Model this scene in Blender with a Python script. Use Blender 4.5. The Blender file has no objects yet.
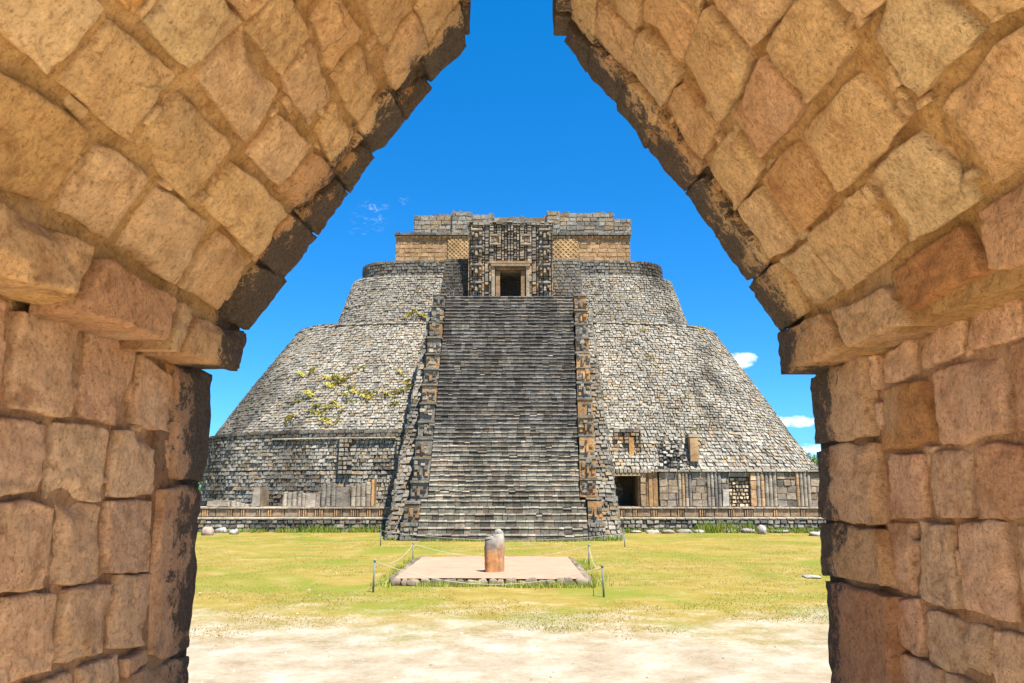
import bpy, math, random
from mathutils import Vector, noise as N
R = random.Random(7)
S = bpy.context.scene
COL = S.collection
# ---------------------------------------------------------------- camera, sky, sun, exposure
FPX = 790.0; TILT = math.radians(10.5); CT, ST = math.cos(TILT), math.sin(TILT); CAMZ = 3.3
cam = bpy.data.cameras.new('camera'); co = bpy.data.objects.new('camera', cam); COL.objects.link(co)
co.location = (0, 0, CAMZ); co.rotation_euler = (math.radians(90) + TILT, 0, 0)
cam.sensor_width = 36; cam.lens = FPX / 1024 * 36; cam.clip_start = 0.05; cam.clip_end = 3000
S.camera = co
SUN_EL, SUN_AZ = 65, 143          # azimuth clockwise from +Y (view direction): behind the camera, to the right
sun = bpy.data.lights.new('sun', 'SUN'); so = bpy.data.objects.new('sun', sun); COL.objects.link(so)
sun.energy = 4.2; sun.angle = math.radians(0.5); sun.color = (1, 0.93, 0.80)
el, az = math.radians(SUN_EL), math.radians(SUN_AZ)
sd = Vector((math.sin(az) * math.cos(el), math.cos(az) * math.cos(el), math.sin(el)))
so.rotation_euler = sd.to_track_quat('Z', 'Y').to_euler()
w = bpy.data.worlds.new('World'); S.world = w; w.use_nodes = True
nt = w.node_tree; nd = nt.nodes; lk = nt.links
bg = nd['Background']; sky = nd.new('ShaderNodeTexSky'); sky.sky_type = 'NISHITA'; sky.sun_disc = False
sky.sun_elevation = el; sky.sun_rotation = az; sky.altitude = 0; sky.air_density = 1.0; sky.dust_density = 0.3; sky.ozone_density = 3.0
hs = nd.new('ShaderNodeHueSaturation'); hs.inputs['Saturation'].default_value = 1.42; hs.inputs['Value'].default_value = 1.0
lk.new(sky.outputs[0], hs.inputs['Color'])
tc = nd.new('ShaderNodeTexCoord')
def wmath(op, a, b=None, c=None):
    m = nd.new('ShaderNodeMath'); m.operation = op
    for i, v in enumerate((a, b, c)):
        if v is None: continue
        if isinstance(v, (int, float)): m.inputs[i].default_value = v
        else: lk.new(v, m.inputs[i])
    return m.outputs[0]
sx = nd.new('ShaderNodeSeparateXYZ'); lk.new(tc.outputs['Generated'], sx.inputs[0])
U = wmath('DIVIDE', sx.outputs[0], sx.outputs[1]); V = wmath('DIVIDE', sx.outputs[2], sx.outputs[1])
cxy = nd.new('ShaderNodeCombineXYZ'); lk.new(wmath('MULTIPLY', U, 1.0), cxy.inputs[0]); lk.new(wmath('MULTIPLY', V, 1.9), cxy.inputs[1])
cn = nd.new('ShaderNodeTexNoise'); cn.inputs['Scale'].default_value = 26; cn.inputs['Detail'].default_value = 7; cn.inputs['Roughness'].default_value = 0.62
lk.new(cxy.outputs[0], cn.inputs['Vector'])
cw2 = nd.new('ShaderNodeTexNoise'); cw2.inputs['Scale'].default_value = 70; cw2.inputs['Detail'].default_value = 8; cw2.inputs['Roughness'].default_value = 0.7; cw2.inputs['Distortion'].default_value = 1.2
lk.new(cxy.outputs[0], cw2.inputs['Vector'])
def ray(px, py):
    a = (px - 512) / FPX; b = -(py - 341.5) / FPX
    return Vector((a, CT - ST * b, ST + CT * b))
tot = None
for (px, py, rx, ry, k) in ((741, 360, 17, 9, 1.0), (790, 421, 30, 6, .95), (812, 448, 34, 7, .9), (372, 216, 24, 20, .28), (404, 201, 7, 7, .28), (360, 231, 14, 6, .2), (700, 452, 60, 5, .4), (880, 380, 40, 9, .8), (150, 420, 50, 10, .8)):
    r = ray(px, py); u0, v0 = r.x / r.y, r.z / r.y
    du = wmath('DIVIDE', wmath('SUBTRACT', U, u0), rx / FPX); dv = wmath('DIVIDE', wmath('SUBTRACT', V, v0), ry / FPX)
    d2 = wmath('ADD', wmath('MULTIPLY', du, du), wmath('MULTIPLY', dv, dv))
    m = wmath('SUBTRACT', 1.0, d2)
    if k > .3:
        m = wmath('ADD', m, wmath('MULTIPLY', wmath('SUBTRACT', cn.outputs[0], 0.5), 4.2)); m = wmath('MULTIPLY', m, 0.9); m.node.use_clamp = True
    else:
        m.node.use_clamp = True; f = wmath('MULTIPLY', wmath('SUBTRACT', cw2.outputs[0], 0.53), 5.0); f.node.use_clamp = True; m = wmath('MULTIPLY', m, f)
    m = wmath('MULTIPLY', m, k)
    front = wmath('GREATER_THAN', sx.outputs[1], 0.05); m = wmath('MULTIPLY', m, front)
    tot = m if tot is None else wmath('MAXIMUM', tot, m)
mx = nd.new('ShaderNodeMixRGB'); hz = nd.new('ShaderNodeMapRange'); hz.inputs['From Min'].default_value = 0.0; hz.inputs['From Max'].default_value = 0.55; lk.new(sx.outputs[2], hz.inputs[0])
hr = nd.new('ShaderNodeMixRGB'); lk.new(hz.outputs[0], hr.inputs[0]); hr.inputs[1].default_value = (.105, .265, .42, 1); hr.inputs[2].default_value = (.24, .50, .52, 1)
hm = nd.new('ShaderNodeMixRGB'); hm.blend_type = 'MULTIPLY'; hm.inputs[0].default_value = 1; lk.new(hs.outputs[0], hm.inputs[1]); lk.new(hr.outputs[0], hm.inputs[2])
lk.new(tot, mx.inputs[0]); lk.new(hm.outputs[0], mx.inputs[1]); mx.inputs[2].default_value = (3.3, 3.5, 3.8, 1)
lk.new(mx.outputs[0], bg.inputs[0]); bg.inputs[1].default_value = 0.15
S.view_settings.view_transform = 'Standard'; S.view_settings.look = 'None'; S.view_settings.gamma = 1.0
S.view_settings.exposure = 1.62
S.cycles.max_bounces = 12; S.cycles.diffuse_bounces = 8

# ---------------------------------------------------------------- helpers
def at(px, py, Y):                      # the point of the vertical plane y = Y seen at a pixel of the photograph
    r = ray(px, py); return Vector((0, 0, CAMZ)) + r * (Y / r.y)
def ground_at(px, py, z=0.0):
    r = ray(px, py); return Vector((0, 0, CAMZ)) + r * ((z - CAMZ) / r.z)
def X(px, Y, z): return (px - 512) / FPX * (CT * Y + ST * (z - CAMZ))
def lerp(a, b, t): return a + (b - a) * t
def sm(a, b, x):
    t = min(1, max(0, (x - a) / (b - a))); return t * t * (3 - 2 * t)
def n3(x, y, z, s=1.0): return N.noise(Vector((x * s, y * s, z * s)))
class MB:
    def __init__(self): self.v = []; self.f = []; self.c = []
    def add(self, vs, fs, col):
        o = len(self.v); self.v += [tuple(p) for p in vs]; self.f += [tuple(o + i for i in f) for f in fs]
        self.c += ([col] * len(vs) if not isinstance(col, list) else col)
    def hexa(self, p, col):             # p: four back points, then the four front ones in the same order
        self.add(p, [(3, 2, 1, 0), (4, 5, 6, 7), (0, 1, 5, 4), (1, 2, 6, 5), (2, 3, 7, 6), (3, 0, 4, 7)], col)
    def box(self, x0, x1, y0, y1, z0, z1, col, ch=0.0):
        a = [(x0, y1, z0), (x0, y1, z1), (x1, y1, z1), (x1, y1, z0)]
        b = [(x0 + ch, y0, z0 + ch), (x0 + ch, y0, z1 - ch), (x1 - ch, y0, z1 - ch), (x1 - ch, y0, z0 + ch)]
        self.hexa(a + b, col)
    def tube(self, pts, r, col, seg=6):
        rings = []
        for i, p in enumerate(pts):
            d = (pts[min(i + 1, len(pts) - 1)] - pts[max(i - 1, 0)]).normalized()
            a = d.orthogonal().normalized(); b = d.cross(a)
            rr = r[i] if isinstance(r, (list, tuple)) else r
            rings.append([p + (a * math.cos(t) + b * math.sin(t)) * rr for t in [2 * math.pi * k / seg for k in range(seg)]])
        vs = [q for ring in rings for q in ring]; fs = []
        for i in range(len(pts) - 1):
            for k in range(seg):
                fs.append((i * seg + k, i * seg + (k + 1) % seg, (i + 1) * seg + (k + 1) % seg, (i + 1) * seg + k))
        fs.append(tuple(range(seg))[::-1]); fs.append(tuple((len(pts) - 1) * seg + k for k in range(seg)))
        self.add(vs, fs, col)
    def build(self, name, mat, parent=None, smooth=False, origin=None):
        me = bpy.data.meshes.new(name)
        org = Vector(origin) if origin is not None else Vector((0, 0, 0))
        me.from_pydata([tuple(Vector(p) - org) for p in self.v], [], self.f); me.update()
        at_ = me.color_attributes.new('tint', 'FLOAT_COLOR', 'POINT')
        flat = []
        for c in self.c: flat += [c[0], c[1], c[2], 1.0]
        at_.data.foreach_set('color', flat)
        if smooth: me.polygons.foreach_set('use_smooth', [True] * len(me.polygons))
        me.materials.append(mat)
        o = bpy.data.objects.new(name, me); COL.objects.link(o); o.location = org
        if parent is not None:
            o.parent = parent
            M = Vector((0, 0, 0)); p = parent
            while p is not None: M += p.location; p = p.parent
            o.location = org - M
        return o
def tag(o, label, cat, group=None, kind=None):
    if label: o['label'] = label
    if cat: o['category'] = cat
    if group: o['group'] = group
    if kind: o['kind'] = kind
    return o
def thing(name, label, cat, loc, group=None):
    o = bpy.data.objects.new(name, None); COL.objects.link(o); o.location = loc; o.empty_display_size = 0.3
    return tag(o, label, cat, group)

# ---------------------------------------------------------------- materials
def mat_new(name, rough=0.95):
    m = bpy.data.materials.new(name); m.use_nodes = True
    b = m.node_tree.nodes['Principled BSDF']; b.inputs['Roughness'].default_value = rough
    b.inputs['Specular IOR Level'].default_value = 0.15
    return m, m.node_tree.nodes, m.node_tree.links, b
def noise_node(n, l, vec, scale, detail=4, rough=0.6, dist=0.0):
    t = n.new('ShaderNodeTexNoise'); t.inputs['Scale'].default_value = scale; t.inputs['Detail'].default_value = detail
    t.inputs['Roughness'].default_value = rough; t.inputs['Distortion'].default_value = dist
    if vec is not None: l.new(vec, t.inputs['Vector'])
    return t.outputs['Fac']
def ramp(n, l, fac, stops):
    r = n.new('ShaderNodeValToRGB'); e = r.color_ramp.elements
    while len(e) < len(stops): e.new(0.5)
    for i, (p, c) in enumerate(stops):
        e[i].position = p; e[i].color = (c, c, c, 1) if isinstance(c, (int, float)) else (*c, 1)
    l.new(fac, r.inputs[0]); return r.outputs[0]
def mix(n, l, typ, fac, a, b):
    m = n.new('ShaderNodeMixRGB'); m.blend_type = typ
    for i, v in ((0, fac), (1, a), (2, b)):
        if isinstance(v, (int, float)): m.inputs[i].default_value = v if i == 0 else (v, v, v, 1)
        elif isinstance(v, tuple): m.inputs[i].default_value = (*v, 1)
        else: l.new(v, m.inputs[i])
    return m.outputs[0]
def mth(n, l, op, a, b):
    m = n.new('ShaderNodeMath'); m.operation = op
    for i, v in ((0, a), (1, b)):
        if isinstance(v, (int, float)): m.inputs[i].default_value = v
        else: l.new(v, m.inputs[i])
    return m.outputs[0]
def bump(n, l, b, h, strength, dist, prev=None):
    k = n.new('ShaderNodeBump'); k.inputs['Strength'].default_value = strength; k.inputs['Distance'].default_value = dist
    l.new(h, k.inputs['Height'])
    if prev is not None: l.new(prev, k.inputs['Normal'])
    l.new(k.outputs[0], b.inputs['Normal']); return k.outputs[0]
def tinted(name, small=3.0, lo=0.62, hi=1.35, bscale=7, bstr=0.6, bdist=0.05, big=0.25):
    m, n, l, b = mat_new(name)
    ta = n.new('ShaderNodeAttribute'); ta.attribute_name = 'tint'; g = n.new('ShaderNodeTexCoord').outputs['Object']
    v = ramp(n, l, noise_node(n, l, g, small, 6, 0.7), [(0.3, lo), (0.7, hi)])
    c = mix(n, l, 'MULTIPLY', 1.0, ta.outputs['Color'], v)
    v2 = ramp(n, l, noise_node(n, l, g, big, 4), [(0.35, 0.8), (0.65, 1.15)])
    c = mix(n, l, 'MULTIPLY', 1.0, c, v2)
    l.new(c, b.inputs['Base Color'])
    bump(n, l, b, noise_node(n, l, g, bscale, 6, 0.7), bstr, bdist)
    return m
def arch_material():
    m, n, l, b = mat_new('arch_limestone')
    ta = n.new('ShaderNodeAttribute'); ta.attribute_name = 'tint'; g = n.new('ShaderNodeTexCoord').outputs['Object']
    wn = n.new('ShaderNodeTexNoise'); wn.inputs['Scale'].default_value = 5; wn.inputs['Detail'].default_value = 4; l.new(g, wn.inputs['Vector'])
    wv = n.new('ShaderNodeVectorMath'); wv.operation = 'MULTIPLY_ADD'; l.new(wn.outputs['Color'], wv.inputs[0]); wv.inputs[1].default_value = (.12, .12, .12); l.new(g, wv.inputs[2]); gw = wv.outputs[0]
    big = noise_node(n, l, gw, 2.6, 5, 0.6); mid = noise_node(n, l, gw, 11, 6, 0.72); fine = noise_node(n, l, g, 60, 5, 0.75)
    c = mix(n, l, 'MULTIPLY', 1.0, ta.outputs['Color'], ramp(n, l, mid, [(0.28, (0.60, 0.49, 0.39)), (0.47, (0.97, 0.95, 0.92)), (0.72, (1.16, 1.16, 1.15))]))
    c = mix(n, l, 'MULTIPLY', 1.0, c, ramp(n, l, fine, [(0.32, (0.56, 0.45, 0.36)), (0.48, (.97, .96, .95)), (0.72, 1.12)]))
    # rusty and pale mineral patches
    rust = ramp(n, l, noise_node(n, l, gw, 3.4, 6, 0.7), [(0.55, 0.0), (0.70, 0.8)])
    c = mix(n, l, 'MIX', mth(n, l, 'MULTIPLY', rust, 0.75), c, (0.46, 0.19, 0.065))
    pale = ramp(n, l, big, [(0.55, 0.0), (0.75, 0.35)])
    c = mix(n, l, 'MIX', pale, c, (0.86, 0.66, 0.40))
    pit = n.new('ShaderNodeTexVoronoi'); pit.inputs['Scale'].default_value = 42; l.new(gw, pit.inputs['Vector'])
    pm = mth(n, l, 'MULTIPLY', ramp(n, l, pit.outputs['Distance'], [(0.08, 1.0), (0.22, 0.0)]), ramp(n, l, mid, [(0.5, 0.0), (0.62, 1.0)]))
    c = mix(n, l, 'MIX', mth(n, l, 'MULTIPLY', pm, 0.5), c, (0.2, 0.11, 0.05))
    # black lichen creeping in from the weathered outer edge (y = 4)
    sp = n.new('ShaderNodeSeparateXYZ'); l.new(g, sp.inputs[0])
    edge = n.new('ShaderNodeMapRange'); edge.inputs['From Min'].default_value = 3.42; edge.inputs['From Max'].default_value = 4.02; l.new(sp.outputs[1], edge.inputs[0])
    low = n.new('ShaderNodeMapRange'); low.inputs['From Min'].default_value = 2.0; low.inputs['From Max'].default_value = 4.2; low.inputs['To Min'].default_value = -.16; low.inputs['To Max'].default_value = .17; l.new(sp.outputs[2], low.inputs[0])
    side = n.new('ShaderNodeMapRange'); side.inputs['From Min'].default_value = -1.6; side.inputs['From Max'].default_value = 1.6; side.inputs['To Min'].default_value = 0.06; side.inputs['To Max'].default_value = -0.06; l.new(sp.outputs[0], side.inputs[0])
    st = mth(n, l, 'ADD', mth(n, l, 'MULTIPLY', edge.outputs[0], 0.78), mth(n, l, 'ADD', mth(n, l, 'ADD', mth(n, l, 'MULTIPLY', noise_node(n, l, gw, 5.5, 8, 0.78), 1.9), -0.45), mth(n, l, 'ADD', low.outputs[0], side.outputs[0])))
    st = mth(n, l, 'ADD', st, mth(n, l, 'MULTIPLY', mth(n, l, 'SUBTRACT', fine, 0.5), 0.8))
    stm = mth(n, l, 'MULTIPLY', ramp(n, l, st, [(0.84, 0.0), (0.98, 0.5), (1.10, 0.86), (1.3, 1.0)]), ramp(n, l, edge.outputs[0], [(0.02, 0.0), (0.25, 0.92)]))
    c = mix(n, l, 'MIX', stm, c, ramp(n, l, fine, [(0.35, (0.03, 0.024, 0.019)), (0.62, (0.10, 0.08, 0.06))]))
    # grey-green lichen freckles and hairline cracks
    lic = mth(n, l, 'MULTIPLY', ramp(n, l, noise_node(n, l, gw, 5.5, 7, 0.75), [(0.62, 0.0), (0.74, 0.55)]), ramp(n, l, noise_node(n, l, g, 1.3, 2), [(0.5, 0.0), (0.6, 1.0)]))
    c = mix(n, l, 'MIX', lic, c, (0.30, 0.29, 0.20))
    cr = n.new('ShaderNodeTexVoronoi'); cr.feature = 'DISTANCE_TO_EDGE'; cr.inputs['Scale'].default_value = 2.3
    cw = n.new('ShaderNodeVectorMath'); cw.operation = 'MULTIPLY_ADD'; l.new(wn.outputs['Color'], cw.inputs[0]); cw.inputs[1].default_value = (.16, .16, .16); l.new(g, cw.inputs[2]); l.new(cw.outputs[0], cr.inputs['Vector'])
    crm = mth(n, l, 'MULTIPLY', ramp(n, l, cr.outputs['Distance'], [(0.004, 1.0), (0.018, 0.0)]), ramp(n, l, noise_node(n, l, g, 2.1, 3), [(0.60, 0.0), (0.66, 1.0)]))
    c = mix(n, l, 'MIX', mth(n, l, 'MULTIPLY', crm, 0.45), c, (0.16, 0.085, 0.035))
    l.new(c, b.inputs['Base Color'])
    k = bump(n, l, b, noise_node(n, l, gw, 15, 8, 0.74, 0.6), 1.0, 0.035)
    k = bump(n, l, b, noise_node(n, l, gw, 48, 7, 0.78), 1.0, 0.014, k)
    bump(n, l, b, mth(n, l, 'MULTIPLY', pm, -1.0), 0.6, 0.01, k)
    return m
M_ARCH = arch_material()
M_MASON = tinted('weathered_masonry', 3.2, 0.55, 1.3, 6, 0.9, 0.08)
M_STEP = tinted('stair_stone', 2.6, 0.5, 1.5, 7, 0.8, 0.06)
M_CARVE = tinted('carved_stone', 1.8, 0.55, 1.35, 5, 0.8, 0.08, 0.5)
M_ROCK = tinted('loose_stone', 3.0, 0.65, 1.25, 9, 0.7, 0.03)
M_METAL = tinted('painted_metal', 8, 0.85, 1.1, 30, 0.1, 0.002)
M_ROPE = tinted('rope_fibre', 40, 0.75, 1.15, 120, 0.4, 0.004)
def leaf_mat(name):
    m, n, l, b = mat_new(name, 0.7)
    ta = n.new('ShaderNodeAttribute'); ta.attribute_name = 'tint'
    l.new(ta.outputs['Color'], b.inputs['Base Color']); return m
M_LEAF = leaf_mat('leaf'); M_BARK = tinted('bark', 6, .6, 1.2, 20, .7, .03)
def ground_material():
    m, n, l, b = mat_new('dry_grass_ground')
    g = n.new('ShaderNodeTexCoord').outputs['Object']
    sp = n.new('ShaderNodeSeparateXYZ'); l.new(g, sp.inputs[0])
    big = noise_node(n, l, g, 0.16, 5, 0.6, 0.4); mid = noise_node(n, l, g, 0.9, 6, 0.68); fine = noise_node(n, l, g, 9, 6, 0.75)
    grass = ramp(n, l, mid, [(0.32, (0.20, 0.148, 0.026)), (0.5, (0.24, 0.180, 0.040)), (0.68, (0.285, 0.222, 0.080))])
    green = ramp(n, l, noise_node(n, l, g, 0.22, 5, 0.6, 0.6), [(0.46, 0.0), (0.62, 0.9)])
    grass = mix(n, l, 'MIX', green, grass, (0.145, 0.165, 0.018))
    dirt = ramp(n, l, mid, [(0.3, (0.225, 0.172, 0.112)), (0.5, (0.31, 0.255, 0.183)), (0.75, (0.425, 0.385, 0.32))])
    nearm = n.new('ShaderNodeMapRange'); nearm.inputs['From Min'].default_value = 25; nearm.inputs['From Max'].default_value = 14; l.new(sp.outputs[1], nearm.inputs[0])
    d = mth(n, l, 'ADD', mth(n, l, 'MULTIPLY', nearm.outputs[0], 0.42), mth(n, l, 'ADD', mth(n, l, 'MULTIPLY', big, 0.45), mth(n, l, 'MULTIPLY', mid, 0.35)))
    d = mth(n, l, 'ADD', d, mth(n, l, 'MULTIPLY', mth(n, l, 'SUBTRACT', fine, 0.5), 0.35))
    c = mix(n, l, 'MIX', ramp(n, l, d, [(0.46, 0.0), (0.68, 1.0)]), grass, dirt)
    c = mix(n, l, 'MULTIPLY', 1.0, c, ramp(n, l, fine, [(0.25, 0.72), (0.5, 1.0), (0.75, 1.15)]))
    l.new(c, b.inputs['Base Color'])
    bump(n, l, b, noise_node(n, l, g, 14, 7, 0.75), 0.6, 0.05)
    return m
M_GROUND = ground_material()
def paving_material():
    m, n, l, b = mat_new('bounce_gravel')
    g = n.new('ShaderNodeTexCoord').outputs['Object']
    c = ramp(n, l, noise_node(n, l, g, 2.5, 7, 0.7), [(0.3, (0.80, 0.70, 0.55)), (0.7, (0.88, 0.80, 0.66))])  # unseen paving, made near-white to bounce light up into the vault
    l.new(c, b.inputs['Base Color']); bump(n, l, b, noise_node(n, l, g, 20, 6), 0.5, 0.03); return m
M_PAVE = paving_material()
def pink_material():
    m, n, l, b = mat_new('salmon_stucco_floor')
    g = n.new('ShaderNodeTexCoord').outputs['Object']
    c = ramp(n, l, noise_node(n, l, g, 1.2, 7, 0.7), [(0.3, (0.34, 0.185, 0.125)), (0.7, (0.41, 0.245, 0.17))])
    l.new(c, b.inputs['Base Color']); bump(n, l, b, noise_node(n, l, g, 12, 6), 0.4, 0.03); return m
M_PINK = pink_material()

# ---------------------------------------------------------------- masonry builders
def sc(c, k): return tuple(q * k for q in c)
def gray(p, base=.40, warm=0.0):
    """per-stone limestone colour: patches of dark lichen, pale stones, some ochre ones"""
    d = 1.1 * n3(p.x, p.y * .5, p.z * .4, .2) + .5 * n3(p.x + 9, p.y, p.z, .5) + .35 * n3(p.x, 4, p.z, .07)
    k = base * R.choice((1.05, 1.0, .97, .93, .87, .77, .58)) * .72 * (1 - .5 * sm(.05, .55, d))
    hue = R.random()
    if hue < .10 + warm: return (k * 1.06, k * .80, k * .52)
    if hue < .18: return (k * 1.06, k * .875, k * .62)
    return (k * 1.04, k * .955, k * .815)
def block(mb, c, t, up, n, w, h, pr, col, back=.25, taper=.8):
    """a stone with slightly smaller front, set into a wall: c = lower left corner on the wall"""
    j = lambda a: R.uniform(-a, a)
    b = [c - n * back, c + up * h - n * back, c + t * w + up * h - n * back, c + t * w - n * back]
    e = .022; a = min(.05, h * .14); j2 = lambda: j(.022)
    f = [c + t * (e + j(a)) + up * (e + j(a)) + n * (pr + j2()), c + t * (e + j(a)) + up * (h - e + j(a)) + n * (pr * taper + j2()), c + t * (w - e + j(a)) + up * (h - e + j(a)) + n * (pr * taper + j2()), c + t * (w - e + j(a)) + up * (e + j(a)) + n * (pr + j2())]
    mb.hexa(b + f, col)
def patch(mb, p00, p10, p11, p01, course, wl, prot, colf, gap=.03, skip=None, mortar=(.2, .18, .15), outward=None, backing=True):
    """a masonry face on a (possibly sloping) four-cornered sheet"""
    p00, p10, p11, p01 = map(Vector, (p00, p10, p11, p01))
    n = (p10 - p00).cross(p01 - p00).normalized()
    if outward is not None and n.dot(Vector(outward)) < 0: n = -n
    H = ((p01 - p00).length + (p11 - p10).length) / 2; rows = max(1, round(H / course))
    for i in range(rows):
        t0, t1 = i / rows, (i + 1) / rows
        a, b = p00.lerp(p01, t0), p10.lerp(p11, t0); a1 = p00.lerp(p01, t1); b1 = p10.lerp(p11, t1)
        up = ((a1 - a) + (b1 - b)) / 2; hh = up.length; up.normalize()
        L = (b - a).length; t = (b - a).normalized(); x = R.uniform(-.3, 0)
        while x < L:
            wd = R.uniform(*wl); x0, x1 = max(0, x), min(L, x + wd)
            if x1 - x0 > .08:
                c = a + t * (x0 + gap / 2)
                if not (skip and skip(c + t * ((x1 - x0) / 2) + up * hh / 2)):
                    block(mb, c, t, up, n, x1 - x0 - gap, hh - gap, R.uniform(*prot), colf(c))
            x += wd
    e = n * .04
    if backing: mb.add([p00 - e, p10 - e, p11 - e, p01 - e], [(0, 1, 2, 3)], mortar)
# ---------------------------------------------------------------- ground, terrace under the arch
def grid_sheet(xs, ys, zf, col):
    m = MB(); nx = len(xs)
    m.add([(x, y, zf(x, y)) for y in ys for x in xs],
          [(j * nx + i, j * nx + i + 1, (j + 1) * nx + i + 1, (j + 1) * nx + i) for j in range(len(ys) - 1) for i in range(nx - 1)], col)
    return m
xs = [-1500, -600, -200, -100, -60] + [i * 0.8 for i in range(-60, 61)] + [60, 100, 200, 600, 1500]
ys = [-1500, -400, -100, -40, 0, 7] + [7 + i * 0.8 for i in range(1, 75)] + [90, 130, 200, 500, 1500]
def gz(x, y): return 0.05 * n3(x, y, 3.1, 0.35) * (1 if 8 < y < 60 else 0)
tag(grid_sheet(xs, ys, gz, (0.4, 0.33, 0.1)).build('ground', M_GROUND, smooth=True), None, None, kind='structure')
m = MB(); m.box(-45, 45, -45, 6.8, -0.5, 1.70, (0.6, 0.5, 0.38))
for k in range(4): m.box(-45, 45, 6.8 + k * 0.35 - 0.02, 7.15 + k * 0.35, -0.5, 1.70 - 0.36 * (k + 1), (0.6, 0.5, 0.38))
tag(m.build('terrace_ground', M_PAVE), None, None, kind='structure')  # terrace out of view, front edge drawn out as a sunlit reflector for the arch

# ---------------------------------------------------------------- the corbelled archway (camera stands inside)
Y0, Y1 = 1.25, 3.97
class Plane:
    def __init__(self, o, n, up): self.o = Vector(o); self.n = Vector(n).normalized(); self.u = Vector((0, 1, 0)); self.w = Vector(up).normalized()
    def px(self, x, y):
        r = ray(x, y); C = Vector((0, 0, CAMZ)); return C + r * ((self.o - C).dot(self.n) / r.dot(self.n))
    def pt(self, y, s): return Vector((self.o.x, 0, self.o.z)) + self.u * y + self.w * s
    def uv(self, p): d = p - Vector((self.o.x, 0, self.o.z)); return d.y, d.dot(self.w)
LV = Plane((-1.36, 0, 4.11), (1.43, 0, -1), (1, 0, 1.43)); RV = Plane((1.37, 0, 4.096), (-1.5, 0, -1), (-1, 0, 1.5))
LC = Plane((-1.345, 0, 3.87), (1, 0, 0), (0, 0, 1)); RC = Plane((1.37, 0, 3.86), (-1, 0, 0), (0, 0, 1))
LW = Plane((-1.555, 0, 1.7), (1, 0, 0), (0, 0, 1)); RW = Plane((1.56, 0, 1.7), (-1, 0, 0), (0, 0, 1))
LJ = Plane((-1.526, 0, 1.7), (1, 0, 0), (0, 0, 1)); RJ = Plane((1.516, 0, 1.7), (-1, 0, 0), (0, 0, 1))
LX = Plane((-.22, 0, 5.72), (1, 0, 0), (0, 0, 1)); RX = Plane((.22, 0, 5.72), (-1, 0, 0), (0, 0, 1))
def stone(mb, q, n, col, thick=0.14, G=19, rad=0.016, rough=1.0, bulge=0.003):
    """one dressed block: q = four 3-D corners on its front plane, n = the plane's normal towards the passage"""
    if (q[1] - q[0]).cross(q[2] - q[1]).dot(n) < 0: q = [q[0], q[3], q[2], q[1]]
    wd = ((q[1] - q[0]).length + (q[2] - q[3]).length) / 2; hg = ((q[3] - q[0]).length + (q[2] - q[1]).length) / 2
    o3 = Vector((R.uniform(-50, 50), R.uniform(-50, 50), R.uniform(-50, 50)))
    off = R.uniform(-0.008, 0.010); tx, ty = R.uniform(-.02, .02), R.uniform(-.02, .02)
    vs = []
    def surf(s, t, extra=0.0):
        # round the corners of the outline
        a, b = s * 2 - 1, t * 2 - 1
        k = 1 - 0.055 * (a * a * b * b)
        s2, t2 = (a * k + 1) / 2, (b * k + 1) / 2
        p = q[0] * ((1 - s2) * (1 - t2)) + q[1] * (s2 * (1 - t2)) + q[2] * (s2 * t2) + q[3] * ((1 - s2) * t2)
        wob = N.noise_vector(p * 5.5 + o3) * 0.016 + N.noise_vector(p * 17 + o3) * 0.007
        p = p + (wob - n * wob.dot(n)) * rough
        e = min(s2 * wd, (1 - s2) * wd, t2 * hg, (1 - t2) * hg); r = rad * (0.7 + 0.6 * abs(N.noise(p * 6 + o3)))
        x = min(1, max(0, e / r)); prof = math.sqrt(max(0, 1 - (1 - x) ** 2))
        h = off + (prof - 1) * rad * 0.95 + bulge * (1 - a * a) * (1 - b * b) + tx * a * wd / 2 + ty * b * hg / 2
        h += rough * (0.005 * N.noise(p * 5 + o3) + 0.005 * N.noise(p * 14 + o3) + 0.0045 * N.noise(p * 33 + o3))
        rg = 1 - abs(N.noise(p * 9 + o3 * .7)) * 2.2
        if rg > .55: h -= rough * (rg - .55) * .016          # pecked grooves
        ch = N.noise(p * 3.1 + o3 * 1.7)           # chipped corners
        if ch > 0.18 and e < 0.06: h -= rough * (ch - 0.18) * 0.12 * (1 - e / 0.06)
        return p + n * (h + extra)
    es = [0, .02, .05, .09] ; inner = [0.09 + (0.82) * i / (G - 7) for i in range(1, G - 7)]
    ax = es + inner + [.91, .95, .98, 1]; K = len(ax)
    for t in ax:
        for s in ax: vs.append(surf(s, t))
    fs = [(j * K + i, j * K + i + 1, (j + 1) * K + i + 1, (j + 1) * K + i) for j in range(K - 1) for i in range(K - 1)]
    rim = [i for i in range(K)] + [j * K + K - 1 for j in range(1, K)] + [(K - 1) * K + i for i in range(K - 2, -1, -1)] + [j * K for j in range(K - 2, 0, -1)]
    b0 = len(vs)
    for i in rim: vs.append(vs[i] - n * thick)
    L = len(rim)
    for i in range(L): fs.append((rim[(i + 1) % L], rim[i], b0 + i, b0 + (i + 1) % L))
    cols = []
    for vi, p in enumerate(vs):
        if vi >= b0: cols.append((.54, .30, .15)); continue      # mortar tint on the sides, with joint shade put into its colour
        k = 1 + 0.10 * N.noise(Vector(p) * 2.2 + o3); cols.append((col[0] * k, col[1] * k, col[2] * k))
    mb.add(vs, fs, cols)
AMB = [(.88,.565,.245),(.84,.525,.225),(.90,.595,.28),(.85,.505,.22),(.87,.55,.265)]
WAL = [(.90,.565,.31),(.87,.53,.29),(.91,.60,.335),(.86,.505,.28),(.89,.55,.315)]
RUST = (0.64, 0.30, 0.105); PINK = (0.82, 0.46, 0.22); PALE = (0.88, 0.60, 0.28)
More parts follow.
